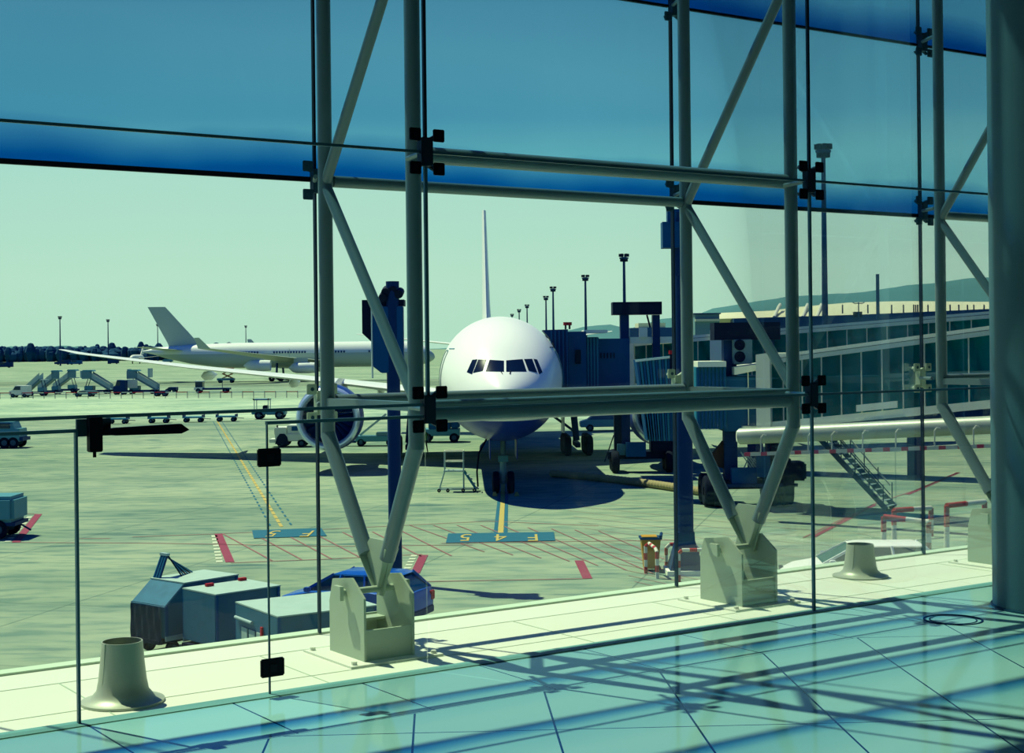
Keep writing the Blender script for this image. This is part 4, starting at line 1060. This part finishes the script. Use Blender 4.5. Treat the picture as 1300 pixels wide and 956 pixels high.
MB().tube((0, 0, 0), (0, 0, tq.z), .07).build('pole', M_DARK2, t)
for s_ in (-1, 1): MB().path([(0, 0, tq.z - .1), (s_ * .45, 0, tq.z - .12), (s_ * .7, 0, tq.z + .02)], .06, 6).build('lamp_arm', M_DARK2, t)
o = AY(893, 440, 220); t = thing('low_building', 'low greenish building with flat roof beyond the near jet bridge', 'building', (o.x, 220, 0))
MB().box((-1.2, 0, 0), (2.4, 10, AY(893, 399, 220).z)).build('wall', M_GREY, t); MB().box((-1.4, -.3, AY(893, 399, 220).z), (2.6, 10, AY(893, 397.5, 220).z)).build('roof', M_DARK2, t)
MB().box((-1.2, -.5, AY(893, 408, 220).z), (2.4, 0, AY(893, 405, 220).z)).build('ledge', M_ROOF, t)
o = AY(830, 440, 200); t = thing('low_building', 'low dark building with pale top seen through the far portal', 'building', (o.x, 200, 0))
MB().box((-3.2, 0, 0), (3.2, 8, AY(830, 416, 200).z)).build('wall', M_BAND, t); MB().box((-2.0, .2, AY(830, 416, 200).z), (1.6, 6, AY(830, 410, 200).z)).build('roof', M_ROOF, t)

# ------------------------------------------------------------------ vehicles
def wheel(parent, x, y, r, wd=.22, m=M_RUBBER, name='wheel'):
    o = MB().lathe([(.05, -wd * .45), (r * .55, -wd * .45), (r * .6, -wd * .5), (r * .93, -wd * .5), (r, -wd * .3), (r, wd * .3), (r * .93, wd * .5), (r * .6, wd * .5), (r * .55, wd * .45), (.05, wd * .45)], (x, y, r), 'y', 22).build(name, m, parent, smooth=True)
    MB().lathe([(.01, -wd * .52), (r * .5, -wd * .48), (r * .5, wd * .48), (.01, wd * .52)], (x, y, r), 'y', 14).build('hub_cap', M_CLAMP, o)
    return o
def car(label, loc, rotz, paint, glass, L_=4.1, W=1.72, H=1.45):
    t = thing('car', label, 'car', loc, rotz)
    h = W / 2; f = L_ / 2
    side = [(-f, .35), (-f - .02, .75), (-f + .06, .95), (-f * .45, 1.0), (f * .42, .95), (f * .80, .80), (f * .97, .62), (f, .35), (f * .8, .22), (-f * .8, .22)]
    def ring(y, k, dz=0): return [Vector((x * k, y, (z - .5) * (1 - (1 - k) * 1.5) + .5)) for x, z in side]
    MB().loft([ring(-h, .96), ring(-h + .07, .995), ring(-h + .2, 1), ring(0, 1.015), ring(h - .2, 1), ring(h - .07, .995), ring(h, .96)]).build('body', paint, t, smooth=True)
    # greenhouse: glass shell, roof and pillars
    sill = [(-f * .93, .93), (-f * .60, 1.0), (f * .50, .93)]
    gx0, gx1, rx0, rx1 = -f * .96, f * .50, -f * .72, f * .10
    zs, zr = .94, H - .05
    hb, hr = h - .06, h - .27
    def quad(a): return a
    B_ = [Vector((gx0, -hb, zs)), Vector((gx1, -hb + .08, zs)), Vector((gx1, hb - .08, zs)), Vector((gx0, hb, zs))]
    R_ = [Vector((rx0, -hr, zr)), Vector((rx1, -hr, zr)), Vector((rx1, hr, zr)), Vector((rx0, hr, zr))]
    MB().loft([B_, R_]).build('windows', glass, t)
    rr = [R_[0] + Vector((-.12, -.02, -.02)), R_[1] + Vector((.10, -.02, -.02)), R_[2] + Vector((.10, .02, -.02)), R_[3] + Vector((-.12, .02, -.02))]
    r2 = [Vector((rx0 + .1, -hr + .12, H)), Vector((rx1 - .12, -hr + .12, H - .01)), Vector((rx1 - .12, hr - .12, H - .01)), Vector((rx0 + .1, hr - .12, H))]
    MB().loft([rr, r2]).build('roof', paint, t, smooth=True)
    for s_ in (-1, 1):
        for (xb, xr) in ((gx0, rx0 - .05), (-f * .38, -f * .34), (f * .04, f * -.02), (gx1, rx1)):
            yb = hb if xb < gx1 else hb - .08
            MB().bar((xb, s_ * (yb + .005), zs), (xr, s_ * (hr + .012), zr), .05, .07).build('pillar', paint, t)
        for x_ in (-f * .62, f * .62):
            wheel(t, x_, s_ * (h - .12), .31, .2)
            MB().lathe([(.35, -.02), (.40, -.02), (.40, .02), (.35, .02)], (x_, s_ * (h - .005), .33), 'y', 20, True).build('wheel_arch', M_DARK, t)
        MB().box((-f - .03, s_ * (h - .28), .62), (-f + .12, s_ * (h - .02), .86)).build('tail_lamp', M_RED, t, bevel=.02)
        MB().box((f * .93, s_ * (h - .35), .58), (f * .985, s_ * (h - .1), .70)).build('headlamp', M_CARGLASS, t, bevel=.02)
        MB().box((f * .36, s_ * (h + .0), .95), (f * .44, s_ * (h + .16), 1.07)).build('wing_mirror', paint, t, bevel=.02)
    MB().box((-f - .06, -h + .15, .32), (-f + .05, h - .15, .50)).build('bumper', M_DARK2, t, bevel=.02)
    return t
car('bright blue hatchback parked behind the left truss foot', (-4.2, 38.5, 0), math.radians(160), M_BLUECAR, M_CARGLASS, 3.9, 1.7, 1.42)
q = G(1062, 691, 1.45)
car('white car partly hidden below the ledge behind the duct cowl', (q.x + .75, q.y + .4, 0), math.radians(176), M_WHITE, M_GREENGL, 4.5, 1.75, 1.46)

# luggage containers and carts close to the building
def cart(label, loc, rotz, L_, W, H, slope, curtain, pipes=False):
    t = thing('container_cart', label, 'container', loc, rotz, None)
    z0 = .45
    prof = [(0, z0), (0, z0 + (H - z0) * .62), (slope, H), (L_, H), (L_, z0)] if slope else [(0, z0), (0, H), (L_, H), (L_, z0)]
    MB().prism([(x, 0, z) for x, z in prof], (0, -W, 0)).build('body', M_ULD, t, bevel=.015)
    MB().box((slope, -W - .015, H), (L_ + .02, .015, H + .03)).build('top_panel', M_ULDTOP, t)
    if curtain:
        mb = MB(); rows = []
        for j in range(9):
            row = []
            for i in range(17):
                row.append(Vector((-.06 - .02 * math.sin(i * 1.9 + j * .4) - .012 * math.sin(i * 5.1 + j), -.06 - (W - .12) * i / 16, z0 - .12 + .03 * math.sin(i * 2.3) * (j == 0) + (H - z0) * .60 * j / 8 + .12 * j / 8)))
            rows.append(row)
        vs = [p for r_ in rows for p in r_]; fs = [(j * 17 + i, j * 17 + i + 1, (j + 1) * 17 + i + 1, (j + 1) * 17 + i) for j in range(8) for i in range(16)]
        mb.add(vs, fs).build('curtain', M_CURT, t, smooth=True)
    for yy in (0.012, -W - .012):
        for x_ in (.04, L_ - .04):
            MB().box((x_ - .035, yy - .012, z0), (x_ + .035, yy + .012, H if x_ > slope else z0 + (H - z0) * .62)).build('corner_post', M_BRIDGE, t)
        MB().box((0, yy - .015, z0 - .06), (L_, yy + .015, z0 + .05)).build('base_rail', M_STAIRM, t)
    fr = MB().box((-.1, -W + .1, z0 - .14), (L_ + .1, -.1, z0 - .05)).build('dolly_frame', M_DARK, t)
    for x_ in (.35, L_ - .35):
        for yy in (-.2, -W + .2): wheel(t, x_, yy, .17, .12)
    if pipes:
        ax = slope + .30
        for k in range(6):
            MB().tube((slope + .06, -.03 - k * .05, H), (ax, -.05 - k * .045, H + .56), .022).build('folded_bar', M_DARK2 if k % 2 else M_BRIDGE2, t)
            MB().tube((ax, -.05 - k * .045, H + .56), (slope + 1.15 - k * .11, -.12 - k * .06, H + .03), .018).build('folded_bar', M_DARK if k % 2 else M_BRIDGE2, t)
        MB().box((ax - .05, -.3, H + .54), (ax + .05, -.03, H + .60)).build('hinge_head', M_STAIRM, t)
    return t
def cart_px(label, p_near, p_left, rot, L_, W, H, slope, curtain, pipes=False):
    q = G(p_left[0], p_left[1], H)          # left far top corner of the front edge
    r_ = math.radians(rot)
    d = Vector((math.cos(r_), math.sin(r_), 0))
    o_ = Vector((q.x, q.y, 0)) - d * slope
    return cart(label, o_, r_, L_, W, H, slope, curtain, pipes)
c1 = cart_px('leftmost luggage container with sloped front and dark curtain', None, (191, 735), 50, 2.15, 1.28, 1.65, .55, True, True)
c2 = cart_px('middle grey luggage container with red corner tags on its lid', None, (232, 748), 44, 1.75, 1.35, 1.6, 0, False)
for x_, y_ in ((.45, -.25), (1.45, -.1)): MB().box((x_, y_ - .06, 1.63), (x_ + .2, y_ + .04, 1.70)).build('red_tag', M_RED, c2, bevel=.01)
c3 = cart_px('rightmost pale topped metal container below the blue car', None, (299, 765.6), 33, 2.3, 2.2, 1.6, 0, False)
for y_ in (-.5, -.9, -1.3): MB().box((-.03, y_ - .18, .7), (-.01, y_ + .12, 1.15)).build('door_panel', M_ULDTOP, c3)
MB().tube((-.05, -.1, 1.32), (-.05, -1.0, 1.32), .035).build('roller_bar', M_STAIRM, c3)
MB().box((-.05, -1.5, 1.0), (-.01, -1.42, 1.3)).build('red_tag', M_RED, c3)

# loader cut by the left frame edge
q = G(3, 684)
t = thing('tank_trailer', 'blue-grey rounded trailer cut by the left edge of the photo', 'trailer', (q.x - .2, q.y + .6, 0))
MB().box((-3.2, -.9, .62), (.72, .9, 1.62)).build('body', M_TEAL, t, bevel=.14)
MB().box((-3.1, -.8, .5), (.75, .8, .62)).build('chassis', M_DARK2, t)
for yy in (-.75, .75): wheel(t, .1, yy, .36, .25); wheel(t, -2.4, yy, .36, .25)
MB().bar((.6, 0, .55), (1.1, 0, .25), .06, .06).build('drawbar', M_DARK2, t)

q = G(8, 569)
t = thing('utility_truck', 'grey utility truck on the apron at the left edge', 'truck', (q.x, q.y + .5, 0))
MB().loft([[Vector((x, y, z)) for y, z in ((-.95, .5), (.95, .5), (.95, 1.0), (.85, 1.45), (-.85, 1.45), (-.95, 1.0))] for x in (-3.4, 1.1)]).build('body', M_TEAL, t, bevel=.03)
MB().loft([[Vector((x, y, z)) for x, y, z in ((x0, -.86, 1.4), (x0, .86, 1.4), (x0 + dx, .75, 1.95), (x0 + dx, -.75, 1.95))] for x0, dx in ((-1.6, .15), (.75, -.2))]).build('cab', M_TEAL, t)
MB().box((-1.2, -.89, 1.48), (.4, -.80, 1.85)).build('cab_window', M_CARGLASS, t)
MB().box((1.1, -.9, .55), (1.35, .9, .8)).build('bumper', M_DARK2, t)
for yy in (-.85, .85):
    for xx in (.65, -2.3, .0): wheel(t, xx, yy, .42, .25)

def dolly(label, x, y, first=None):
    q = G(x, y)
    if first: return dup(first, (q.x, q.y, 0), label=label)
    t = thing('baggage_dolly', label, 'baggage cart', (q.x, q.y, 0), 0, 'empty baggage dollies in a row')
    MB().box((-1.0, -.6, .42), (1.0, .6, .56)).build('deck', M_BRIDGE2, t)
    for s_ in (-1, 1): MB().box((s_ * .95 - .04, -.6, .56), (s_ * .95 + .04, .6, .74)).build('end_rail', M_DARK2, t)
    for s_ in (-.7, .7):
        for yy in (-.5, .5): wheel(t, s_, yy, .22, .14)
    MB().bar((1.0, 0, .35), (1.7, 0, .3), .06, .06).build('drawbar', M_DARK2, t)
    return t
d0 = dolly('leftmost empty baggage dolly above the black closer arm', 150, 538)
dolly('second empty baggage dolly from the left', 202, 537, d0)
dolly('third empty baggage dolly from the left', 246, 536, d0)
dolly('rightmost empty baggage dolly at the yellow dashed line', 288, 535, d0)

q = G(342, 532)
t = thing('tow_tractor', 'open cab tow tractor with canopy in front of the jet engine', 'tractor', (q.x, q.y, 0))
MB().box((-1.7, -.8, .5), (-.2, .8, 1.0)).build('bonnet', M_TEAL, t, bevel=.06); MB().box((-.2, -.8, .45), (1.7, .8, .95)).build('body', M_TEAL, t, bevel=.05)
MB().box((-1.5, -.8, 1.95), (.1, .8, 2.05)).build('canopy', M_BRIDGE, t, bevel=.02)
for a in (-1.4, 0):
    for b in (-.7, .7): MB().tube((a, b, 1.0), (a, b, 1.95), .045).build('canopy_post', M_BARW, t)
MB().box((-.6, -.5, .95), (-.1, .5, 1.4)).build('seat', M_DARK, t, bevel=.05)
for a in (-1.45, .05): MB().cbox((a, -.85, 2.05), (.14, .14, .14)).build('lamp', M_DARK, t)
for xx, r_ in ((-.95, .42), (1.15, .45)):
    for yy in (-.75, .75): wheel(t, xx, yy, r_, .3)
q = G(372, 567)
t = thing('push_back_tug', 'white aircraft tug with dark wheel arches beside the jet engine', 'tug', (q.x, q.y, 0))
MB().box((-1.15, -1.0, .45), (1.6, 1.0, 1.0)).build('body', M_BODYW, t, bevel=.06); MB().box((-1.2, -1.0, .9), (-.3, 1.0, 1.45)).build('cab', M_BODYW, t, bevel=.05)
MB().box((-.3, -.9, .9), (.8, .9, 1.6)).build('engine_housing', M_BODYW, t, bevel=.05)
MB().box((.05, -.94, 1.2), (.5, -.9, 1.5)).build('grille', M_BRIDGE, t)
MB().prism([(-1.15, -1.03, .25), (-1.0, -1.03, .75), (-.8, -1.03, 1.0), (-.45, -1.03, 1.0), (-.25, -1.03, .75), (-.15, -1.03, .25)], (0, .06, 0)).build('wheel_arch', M_DARK, t)
MB().box((-1.6, -.8, .35), (-1.15, .8, .6)).build('bumper', M_BODYW, t)
MB().tube((-1.0, -.8, 1.45), (-1.0, -.8, 1.62), .06).build('beacon', M_DARK, t)
for xx in (-.65, .75):
    for yy in (-.85, .85): wheel(t, xx, yy, .42 if xx < 0 else .3, .3)
q = G(475, 566)
t = thing('belt_loader', 'low belt loader with raised boom under the left wing', 'belt loader', (q.x, q.y, 0))
MB().box((-1.3, -.7, .35), (1.6, .7, .75)).build('chassis', M_TEAL, t, bevel=.04)
MB().bar((-1.0, 0, .8), (.9, 0, 2.3), .6, .14).build('belt_boom', M_STAIRM, t)
MB().box((.2, -.6, .75), (1.0, .6, 1.0)).build('cab_seat', M_GREY, t, bevel=.03); MB().box((-3.4, -.35, .25), (-1.3, .35, .4)).build('tow_plate', M_DARK2, t)
for xx in (-.9, 1.2):
    for yy in (-.6, .6): wheel(t, xx, yy, .28, .2)
q = G(562, 561)
t = thing('service_truck', 'dark blue service truck partly behind the black clamp left of the nose', 'truck', (q.x, q.y, 0))
MB().box((-1.8, -1, .5), (1.3, 1, 1.0)).build('chassis', M_TEAL, t, bevel=.04)
MB().box((-1.0, -1, 1.0), (.6, 1, 2.3)).build('cargo_box', M_BRIDGE, t, bevel=.04); MB().box((.6, -.95, 1.0), (1.3, .95, 1.9)).build('cab', M_BRIDGE, t, bevel=.12)
MB().box((-1.0, -1.04, 1.3), (.4, -1.0, 2.0)).build('side_panel', M_BRIDGE2, t)
for xx in (-1.1, .9):
    for yy in (-.9, .9): wheel(t, xx, yy, .36, .25)
q = G(770, 547)
t = thing('estate_car', 'pale teal estate car seen under the jet bridge', 'car', (q.x, q.y, 0))
MB().prism([(-2.2, -.85, .35), (-2.25, -.85, .8), (-1.6, -.85, .98), (2.2, -.85, 1.0), (2.3, -.85, .4)], (0, 1.7, 0)).build('body', M_TEAL, t, bevel=.05)
MB().loft([[Vector((x, y, z)) for x, y in ((a, -.8), (b, -.8), (b, .8), (a, .8))] for z, a, b in ((.98, -1.6, 2.1), (1.5, -.9, 1.5))]).build('windows', M_BAND, t); MB().box((-.85, -.7, 1.5), (1.45, .7, 1.54)).build('roof', M_DARK2, t)
for xx in (-1.4, 1.4):
    for yy in (-.8, .8): wheel(t, xx, yy, .3, .2)

# mobile work platform left of the nose gear
q = G(578, 624)
t = thing('work_platform', 'small wheeled work platform with guard rails and steps left of the nose gear', 'platform', (q.x, q.y, 0))
T_ = .028
for xx in (-.50, .42):
    for yy in (-.35, .35):
        MB().tube((xx - (.28 if xx < 0 else -.0), yy, .12), (xx, yy, 1.05), T_).build('post', M_STAIRM, t); MB().tube((xx, yy, 1.05), (xx, yy, 2.0), T_).build('guard_post', M_STAIRM, t)
MB().box((-.55, -.4, 1.0), (.47, .4, 1.07)).build('deck', M_STAIRM, t)
for z_ in (1.5, 2.0):
    MB().path([(-.5, -.35, z_), (.42, -.35, z_), (.42, .35, z_), (-.5, .35, z_), (-.5, -.35, z_)], T_, 8).build('guard_rail', M_BARW, t)
for yy in (-.35, .35): MB().bar((.42, yy, 1.05), (1.05, yy, .08), .05, .07).build('stringer', M_BRIDGE2, t)
for k in range(4): MB().box((.50 + k * .15, -.35, .82 - k * .22), (.72 + k * .15, .35, .85 - k * .22)).build('tread', M_STAIRM, t)
MB().path([(-.75, -.35, .14), (1.0, -.35, .14)], T_, 8).path([(-.75, .35, .14), (1.0, .35, .14)], T_, 8).build('base_bar', M_STAIRM, t)
for xx in (-.78, -.35, .4, .95):
    MB().lathe([(.02, -.03), (.09, -.03), (.09, .03), (.02, .03)], (xx, -.35, .09), 'y', 14).build('caster', M_RUBBER, t)
# conditioned-air hose
a = G(700, 606); b = G(792, 613); c = G(858, 624); d_ = G(905, 632)
pts = []
for k in range(0, 101):
    s_ = k / 100
    p = (a * (1 - s_) ** 3 + b * 3 * s_ * (1 - s_) ** 2 + c * 3 * s_ * s_ * (1 - s_) + d_ * s_ ** 3)
    pts.append(p)
o_ = pts[0]; mb = MB(); n_ = 14; rings = []
for k, p in enumerate(pts):
    tq = (pts[min(k + 1, 100)] - pts[max(k - 1, 0)]).normalized(); x_ = Vector((-tq.y, tq.x, 0)); r_ = .20 if k % 2 else .175
    rings.append([p - o_ + x_ * r_ * math.cos(2 * PI * i / n_) + Vector((0, 0, .21 + r_ * math.sin(2 * PI * i / n_))) for i in range(n_)])
tag(mb.loft(rings).build('air_hose', M_HOSE, loc=o_), 'ribbed ochre air hose lying on the apron right of the nose gear', 'hose')
a = G(607, 622); pts = [a + Vector(v) for v in ((0, 0, .03), (-.05, .1, .9), (.05, .3, 1.8), (.5, .8, 2.6))]
tag(MB().path([p - a for p in pts], .045, 8).build('ground_cable', M_RUBBER, loc=a), 'dark cable hanging from the nose to the apron', 'cable')
for nm, x, y, lb in (('wheel_chock', 628, 630, 'dark wheel chock at the left nose wheel'), ('wheel_chock', 656, 630, 'dark wheel chock at the right nose wheel')):
    q = G(x, y); tag(MB().prism([(-.12, 0, 0), (.12, 0, 0), (.05, 0, .18), (-.05, 0, .18)], (0, .5, 0)).build(nm, M_MARKY, loc=(q.x, q.y - .1, 0)), lb, 'wheel chock')

# passenger stairs parked in a row on the far side
def stairs_truck(x, y, w_px, flip, label, canopy=True, group='passenger stairs parked in a row'):
    q = G(x, y); k = q.y / FL; W = w_px * k; H = 3.6
    t = thing('passenger_stairs', label, 'stairs truck', (q.x, q.y, 0), 0, group)
    sg = -1 if flip else 1
    a = Vector((-sg * W * .5, 0, .5)); b = Vector((sg * W * .22, 0, H - .9))
    MB().prism([a + Vector((0, 1, -.1)), b + Vector((0, 1, -.2)), b + Vector((0, 1, .1)), a + Vector((0, 1, .25))], (0, -2, 0)).build('stair_flight', M_GREY, t)
    for yy in (-1, 1):
        MB().prism([a + Vector((0, yy, .2)), b + Vector((0, yy, 0)), b + Vector((0, yy, .95)), a + Vector((0, yy, 1.0))], (0, .05, 0)).build('side_panel', M_STAIRM, t)
        MB().bar(a + Vector((0, yy, 1.05)), b + Vector((0, yy, 1.0)), .1, .1).build('handrail', M_BARW, t)
        MB().bar((sg * W * .42, yy * .8, .6), (sg * W * .28, yy * .8, H - 1), .1, .1).build('support_leg', M_DARK2, t)
    MB().box((sg * W * .20, -1, H - 1.1), (sg * W * .50, 1, H - .95)).build('landing', M_STAIRM, t)
    if canopy:
        MB().box((sg * W * .14, -1.05, H - .95), (sg * W * .50, -1, H + .15)).build('landing_panel', M_GREY, t)
        MB().prism([(sg * W * .10, -1.05, H + .15), (sg * W * .5, -1.05, H + .15), (sg * W * .45, -1.05, H + .4), (sg * W * .15, -1.05, H + .4)], (0, 2.1, 0)).build('canopy', M_TEAL, t)
    MB().box((-W * .5, -1, .35), (W * .5, 1, .65)).build('chassis', M_DARK2, t)
    MB().box((sg * W * .12, -.9, .65), (sg * W * .42, .9, 1.35)).build('cab', M_TEAL, t, bevel=.06)
    for xx in (-.36, .34):
        for yy in (-.9, .9): wheel(t, xx * W, yy, .38, .25)
    return t
stairs_truck(47, 502.5, 26, False, 'leftmost passenger stairs beside the small white van', False)
stairs_truck(64, 500.5, 28, False, 'second passenger stairs from the left, leaning right')
stairs_truck(84, 498.5, 30, False, 'third passenger stairs from the left with boxy landing')
t = stairs_truck(124, 500, 36, True, 'fourth passenger stairs with raised landing and open gap beneath')
MB().box((-2.6, -1, 2.7), (-1.2, 1, 3.9)).build('landing_cabin', M_STAIRM, t)
t = stairs_truck(182, 500, 38, True, 'rightmost passenger stairs with tall guard posts')
MB().box((1.0, -1, 2.7), (1.35, 1, 4.2)).box((-2.4, -1, 2.6), (-2.2, 1, 4.1)).build('tall_guard', M_STAIRM, t); MB().box((-2.4, -1.05, 1.0), (-.7, -.9, 2.4)).build('white_board', M_BARW, t)
def van(x, y, L_, H, label, paint, name='van', cat='van', group=None, cabs=.35):
    q = G(x, y); t = thing(name, label, cat, (q.x, q.y, 0), 0, group)
    MB().prism([(-L_ / 2, -.9, .35), (-L_ / 2, -.9, H * .55), (-L_ * .32, -.9, H * .62), (-L_ * .18, -.9, H), (L_ * .5, -.9, H * .97), (L_ * .5, -.9, .35)], (0, 1.8, 0)).build('body', paint, t, bevel=.05)
    MB().prism([(-L_ * .29, -.93, H * .62), (-L_ * .17, -.93, H * .92), (L_ * .10, -.93, H * .92), (L_ * .10, -.93, H * .62)], (0, 1.86, 0)).build('windows', M_CARGLASS, t)
    for xx in (-.3, .3):
        for yy in (-.8, .8): wheel(t, xx * L_, yy, .32, .22)
    return t
van(26, 504.5, 3.0, 1.9, 'small white van at the left end of the parked stairs', M_BODYW)
t = van(153, 501, 1.9, 2.4, 'dark boxy cart between two passenger stairs', M_DARK2, 'box_cart', 'cart')
t = van(108, 503.5, 3.4, .95, 'low grey tractor between passenger stairs', M_GREY, 'low_tractor', 'tractor')
for x, lb in ((205, 'low dark tractor right of the passenger stairs'), (218, 'low dark cart at the right end of the parked row')):
    van(x, 503 if x < 210 else 498, 1.9, .9, lb, M_DARK2, 'low_tractor', 'tractor')
q = G(270, 499); t = thing('cab_flatbed', 'flatbed carrier with white cab below the aircraft wing', 'truck', (q.x, q.y, 0))
MB().box((-2.9, -.9, .5), (-1.5, .9, 1.0)).build('cab_base', M_BODYW, t, bevel=.04); MB().box((-2.7, -.8, 1.0), (-1.5, .8, 1.9)).build('cab', M_CARGLASS, t); MB().box((-2.8, -.9, 1.9), (-1.4, .9, 2.05)).build('cab_roof', M_BODYW, t)
MB().box((-1.5, -.9, .55), (2.9, .9, .85)).build('deck', M_DARK2, t); MB().path([(1.6, 0, .85), (1.6, 0, 2.2)], .05).build('post', M_DARK2, t)
for xx in (-2.2, 2.2):
    for yy in (-.8, .8): wheel(t, xx, yy, .42, .25)
q = G(287, 486); t = thing('scissor_lift', 'orange scissor lift at the grey airliner landing gear', 'lift', (q.x, q.y, 0))
MB().box((-1.8, -.9, .5), (1.8, .9, 1.0)).build('chassis', M_TEAL, t, bevel=.05); MB().box((-.9, -1, 2.9), (1.6, 1, 3.2)).build('platform', M_ORANGE, t)
for k in (0, 1):
    for yy in (-.8, .8):
        MB().bar((-.7, yy, 1 + k * .95), (1.4, yy, 1.95 + k * .95), .1, .14).bar((1.4, yy, 1 + k * .95), (-.7, yy, 1.95 + k * .95), .1, .14).build('scissor_arm', M_ORANGE, t)
for xx in (-1.2, 1.3):
    for yy in (-.8, .8): wheel(t, xx, yy, .35, .25)
# specks of traffic at the far edge
for x, y, L_, H, lb, pm in ((4, 467, 9, 2.6, 'dark vehicle at the left edge below the trees', M_DARK2), (80, 463, 9, 2.6, 'dark coach parked by the leftmost mast base', M_DARK2), (96, 463, 7, 2.4, 'dark truck right of the leftmost mast base', M_BRIDGE),
                        (144, 462, 6, 3.6, 'dark far truck left of the small far aircraft', M_DARK2), (213, 460, 6, 2.8, 'small far white-topped vehicle right of the far aircraft', M_TEAL), (118, 454.5, 26, 3.5, 'long white far building edge among the trees', M_BODYW)):
    van(x, y, L_, H, lb, pm, 'far_vehicle', 'vehicle', 'far vehicles at the airfield edge')
q = G(167, 462); t = thing('regional_aircraft', 'tiny white aircraft seen nose-on at the airfield edge', 'airplane', (q.x, q.y, 0))
MB().lathe([(.05, 0), (.8, .5), (1.5, 2), (1.8, 5), (1.8, 20), (.3, 28)], (0, 0, 3.2), 'y', 16).build('fuselage', M_BODYW, t, smooth=True)
for s_ in (-1, 1):
    MB().loft([airfoil((s_ * 1.5, 8, 3), (s_ * 1.5, 13, 3), .5), airfoil((s_ * 12, 11, 4), (s_ * 12, 13, 4), .2)]).build('wing', M_BODYW, t)
    MB().tube((s_ * 2, 10, .0), (s_ * 2, 10, 3), .3).build('main_gear', M_DARK, t)
MB().prism([(-.15, 20, 5), (-.15, 26, 5), (-.15, 28, 9.5), (-.15, 25.5, 9.5)], (.3, 0, 0)).build('fin', M_BODYW, t)
# low red-white safety tape fence in front of the stairs row
t = thing('safety_fence', 'low red and white safety fence in front of the parked stairs', 'fence', G(0, 500))
o_ = G(0, 500)
rd = MB(); wt = MB(); ps = MB(); prev = None
for k in range(31):
    x = k * 14; y = 501.5 - x * .004
    p = G(x, y + 5) - o_; p.z = 0
    ps.tube(p, p + Vector((0, 0, 1.0)), .05, n=6)
    if prev is not None: (rd if k % 2 else wt).bar(prev + Vector((0, 0, .9)), p + Vector((0, 0, .9)), .04, .12)
    prev = p
ps.build('posts', M_DARK2, t); rd.build('red_tape', M_RED, t); wt.build('white_tape', M_BARW, t)

# ground worker, mostly behind the black clamp
def person(label, loc, H=1.75):
    t = thing('person', label, 'person', loc)
    def skin(name, V, E_, R_, m, par):
        me = bpy.data.meshes.new(name); me.from_pydata(V, E_, []); o = bpy.data.objects.new(name, me); COL.objects.link(o); o.parent = par
        sk = o.modifiers.new('skin', 'SKIN'); sl = me.skin_vertices[0].data
        for i, r_ in enumerate(R_): sl[i].radius = (r_, r_ * .8) if not isinstance(r_, tuple) else r_
        sl[0].use_root = True
        ss = o.modifiers.new('sub', 'SUBSURF'); ss.levels = ss.render_levels = 1; me.materials.append(m); return o
    V = [(0, 0, .95), (0, 0, 1.2), (0, 0, 1.42), (0, 0, 1.52), (0, -.01, 1.64), (0, 0, 1.74), (-.19, 0, 1.42), (-.26, -.02, 1.15), (-.27, -.12, .92), (-.27, -.15, .82), (.19, 0, 1.42), (.27, -.02, 1.15), (.29, -.10, .92), (.29, -.12, .82),
         (-.10, 0, .90), (-.17, -.02, .50), (-.22, .02, .09), (-.23, -.12, .04), (.10, 0, .90), (.16, -.02, .50), (.22, .02, .09), (.23, -.12, .04)]
    E_ = [(0, 1), (1, 2), (2, 3), (3, 4), (4, 5), (2, 6), (6, 7), (7, 8), (8, 9), (2, 10), (10, 11), (11, 12), (12, 13), (0, 14), (14, 15), (15, 16), (16, 17), (0, 18), (18, 19), (19, 20), (20, 21)]
    R_ = [.15, .15, .15, .055, .095, .08, .06, .045, .035, .04, .06, .045, .035, .04, .09, .06, .045, .04, .09, .06, .045, .04]
    b_ = skin('body', V, E_, R_, M_DARK, t)
    MB().lathe([(.17, .95), (.185, 1.15), (.19, 1.3), (.16, 1.46), (.08, 1.5), (.07, 1.49), (.15, 1.44), (.17, 1.3), (.165, 1.15), (.15, .95)], n=20).build('hivis_vest', M_VEST, b_, smooth=True)
    MB().lathe([(.01, 1.80), (.07, 1.785), (.1, 1.72), (.1, 1.66)], n=14).build('hair', M_DARK, b_, smooth=True)
    return t
q = G(539, 577); person('ground worker in green high-visibility vest left of the nose, behind the clamp', (q.x, q.y, 0))
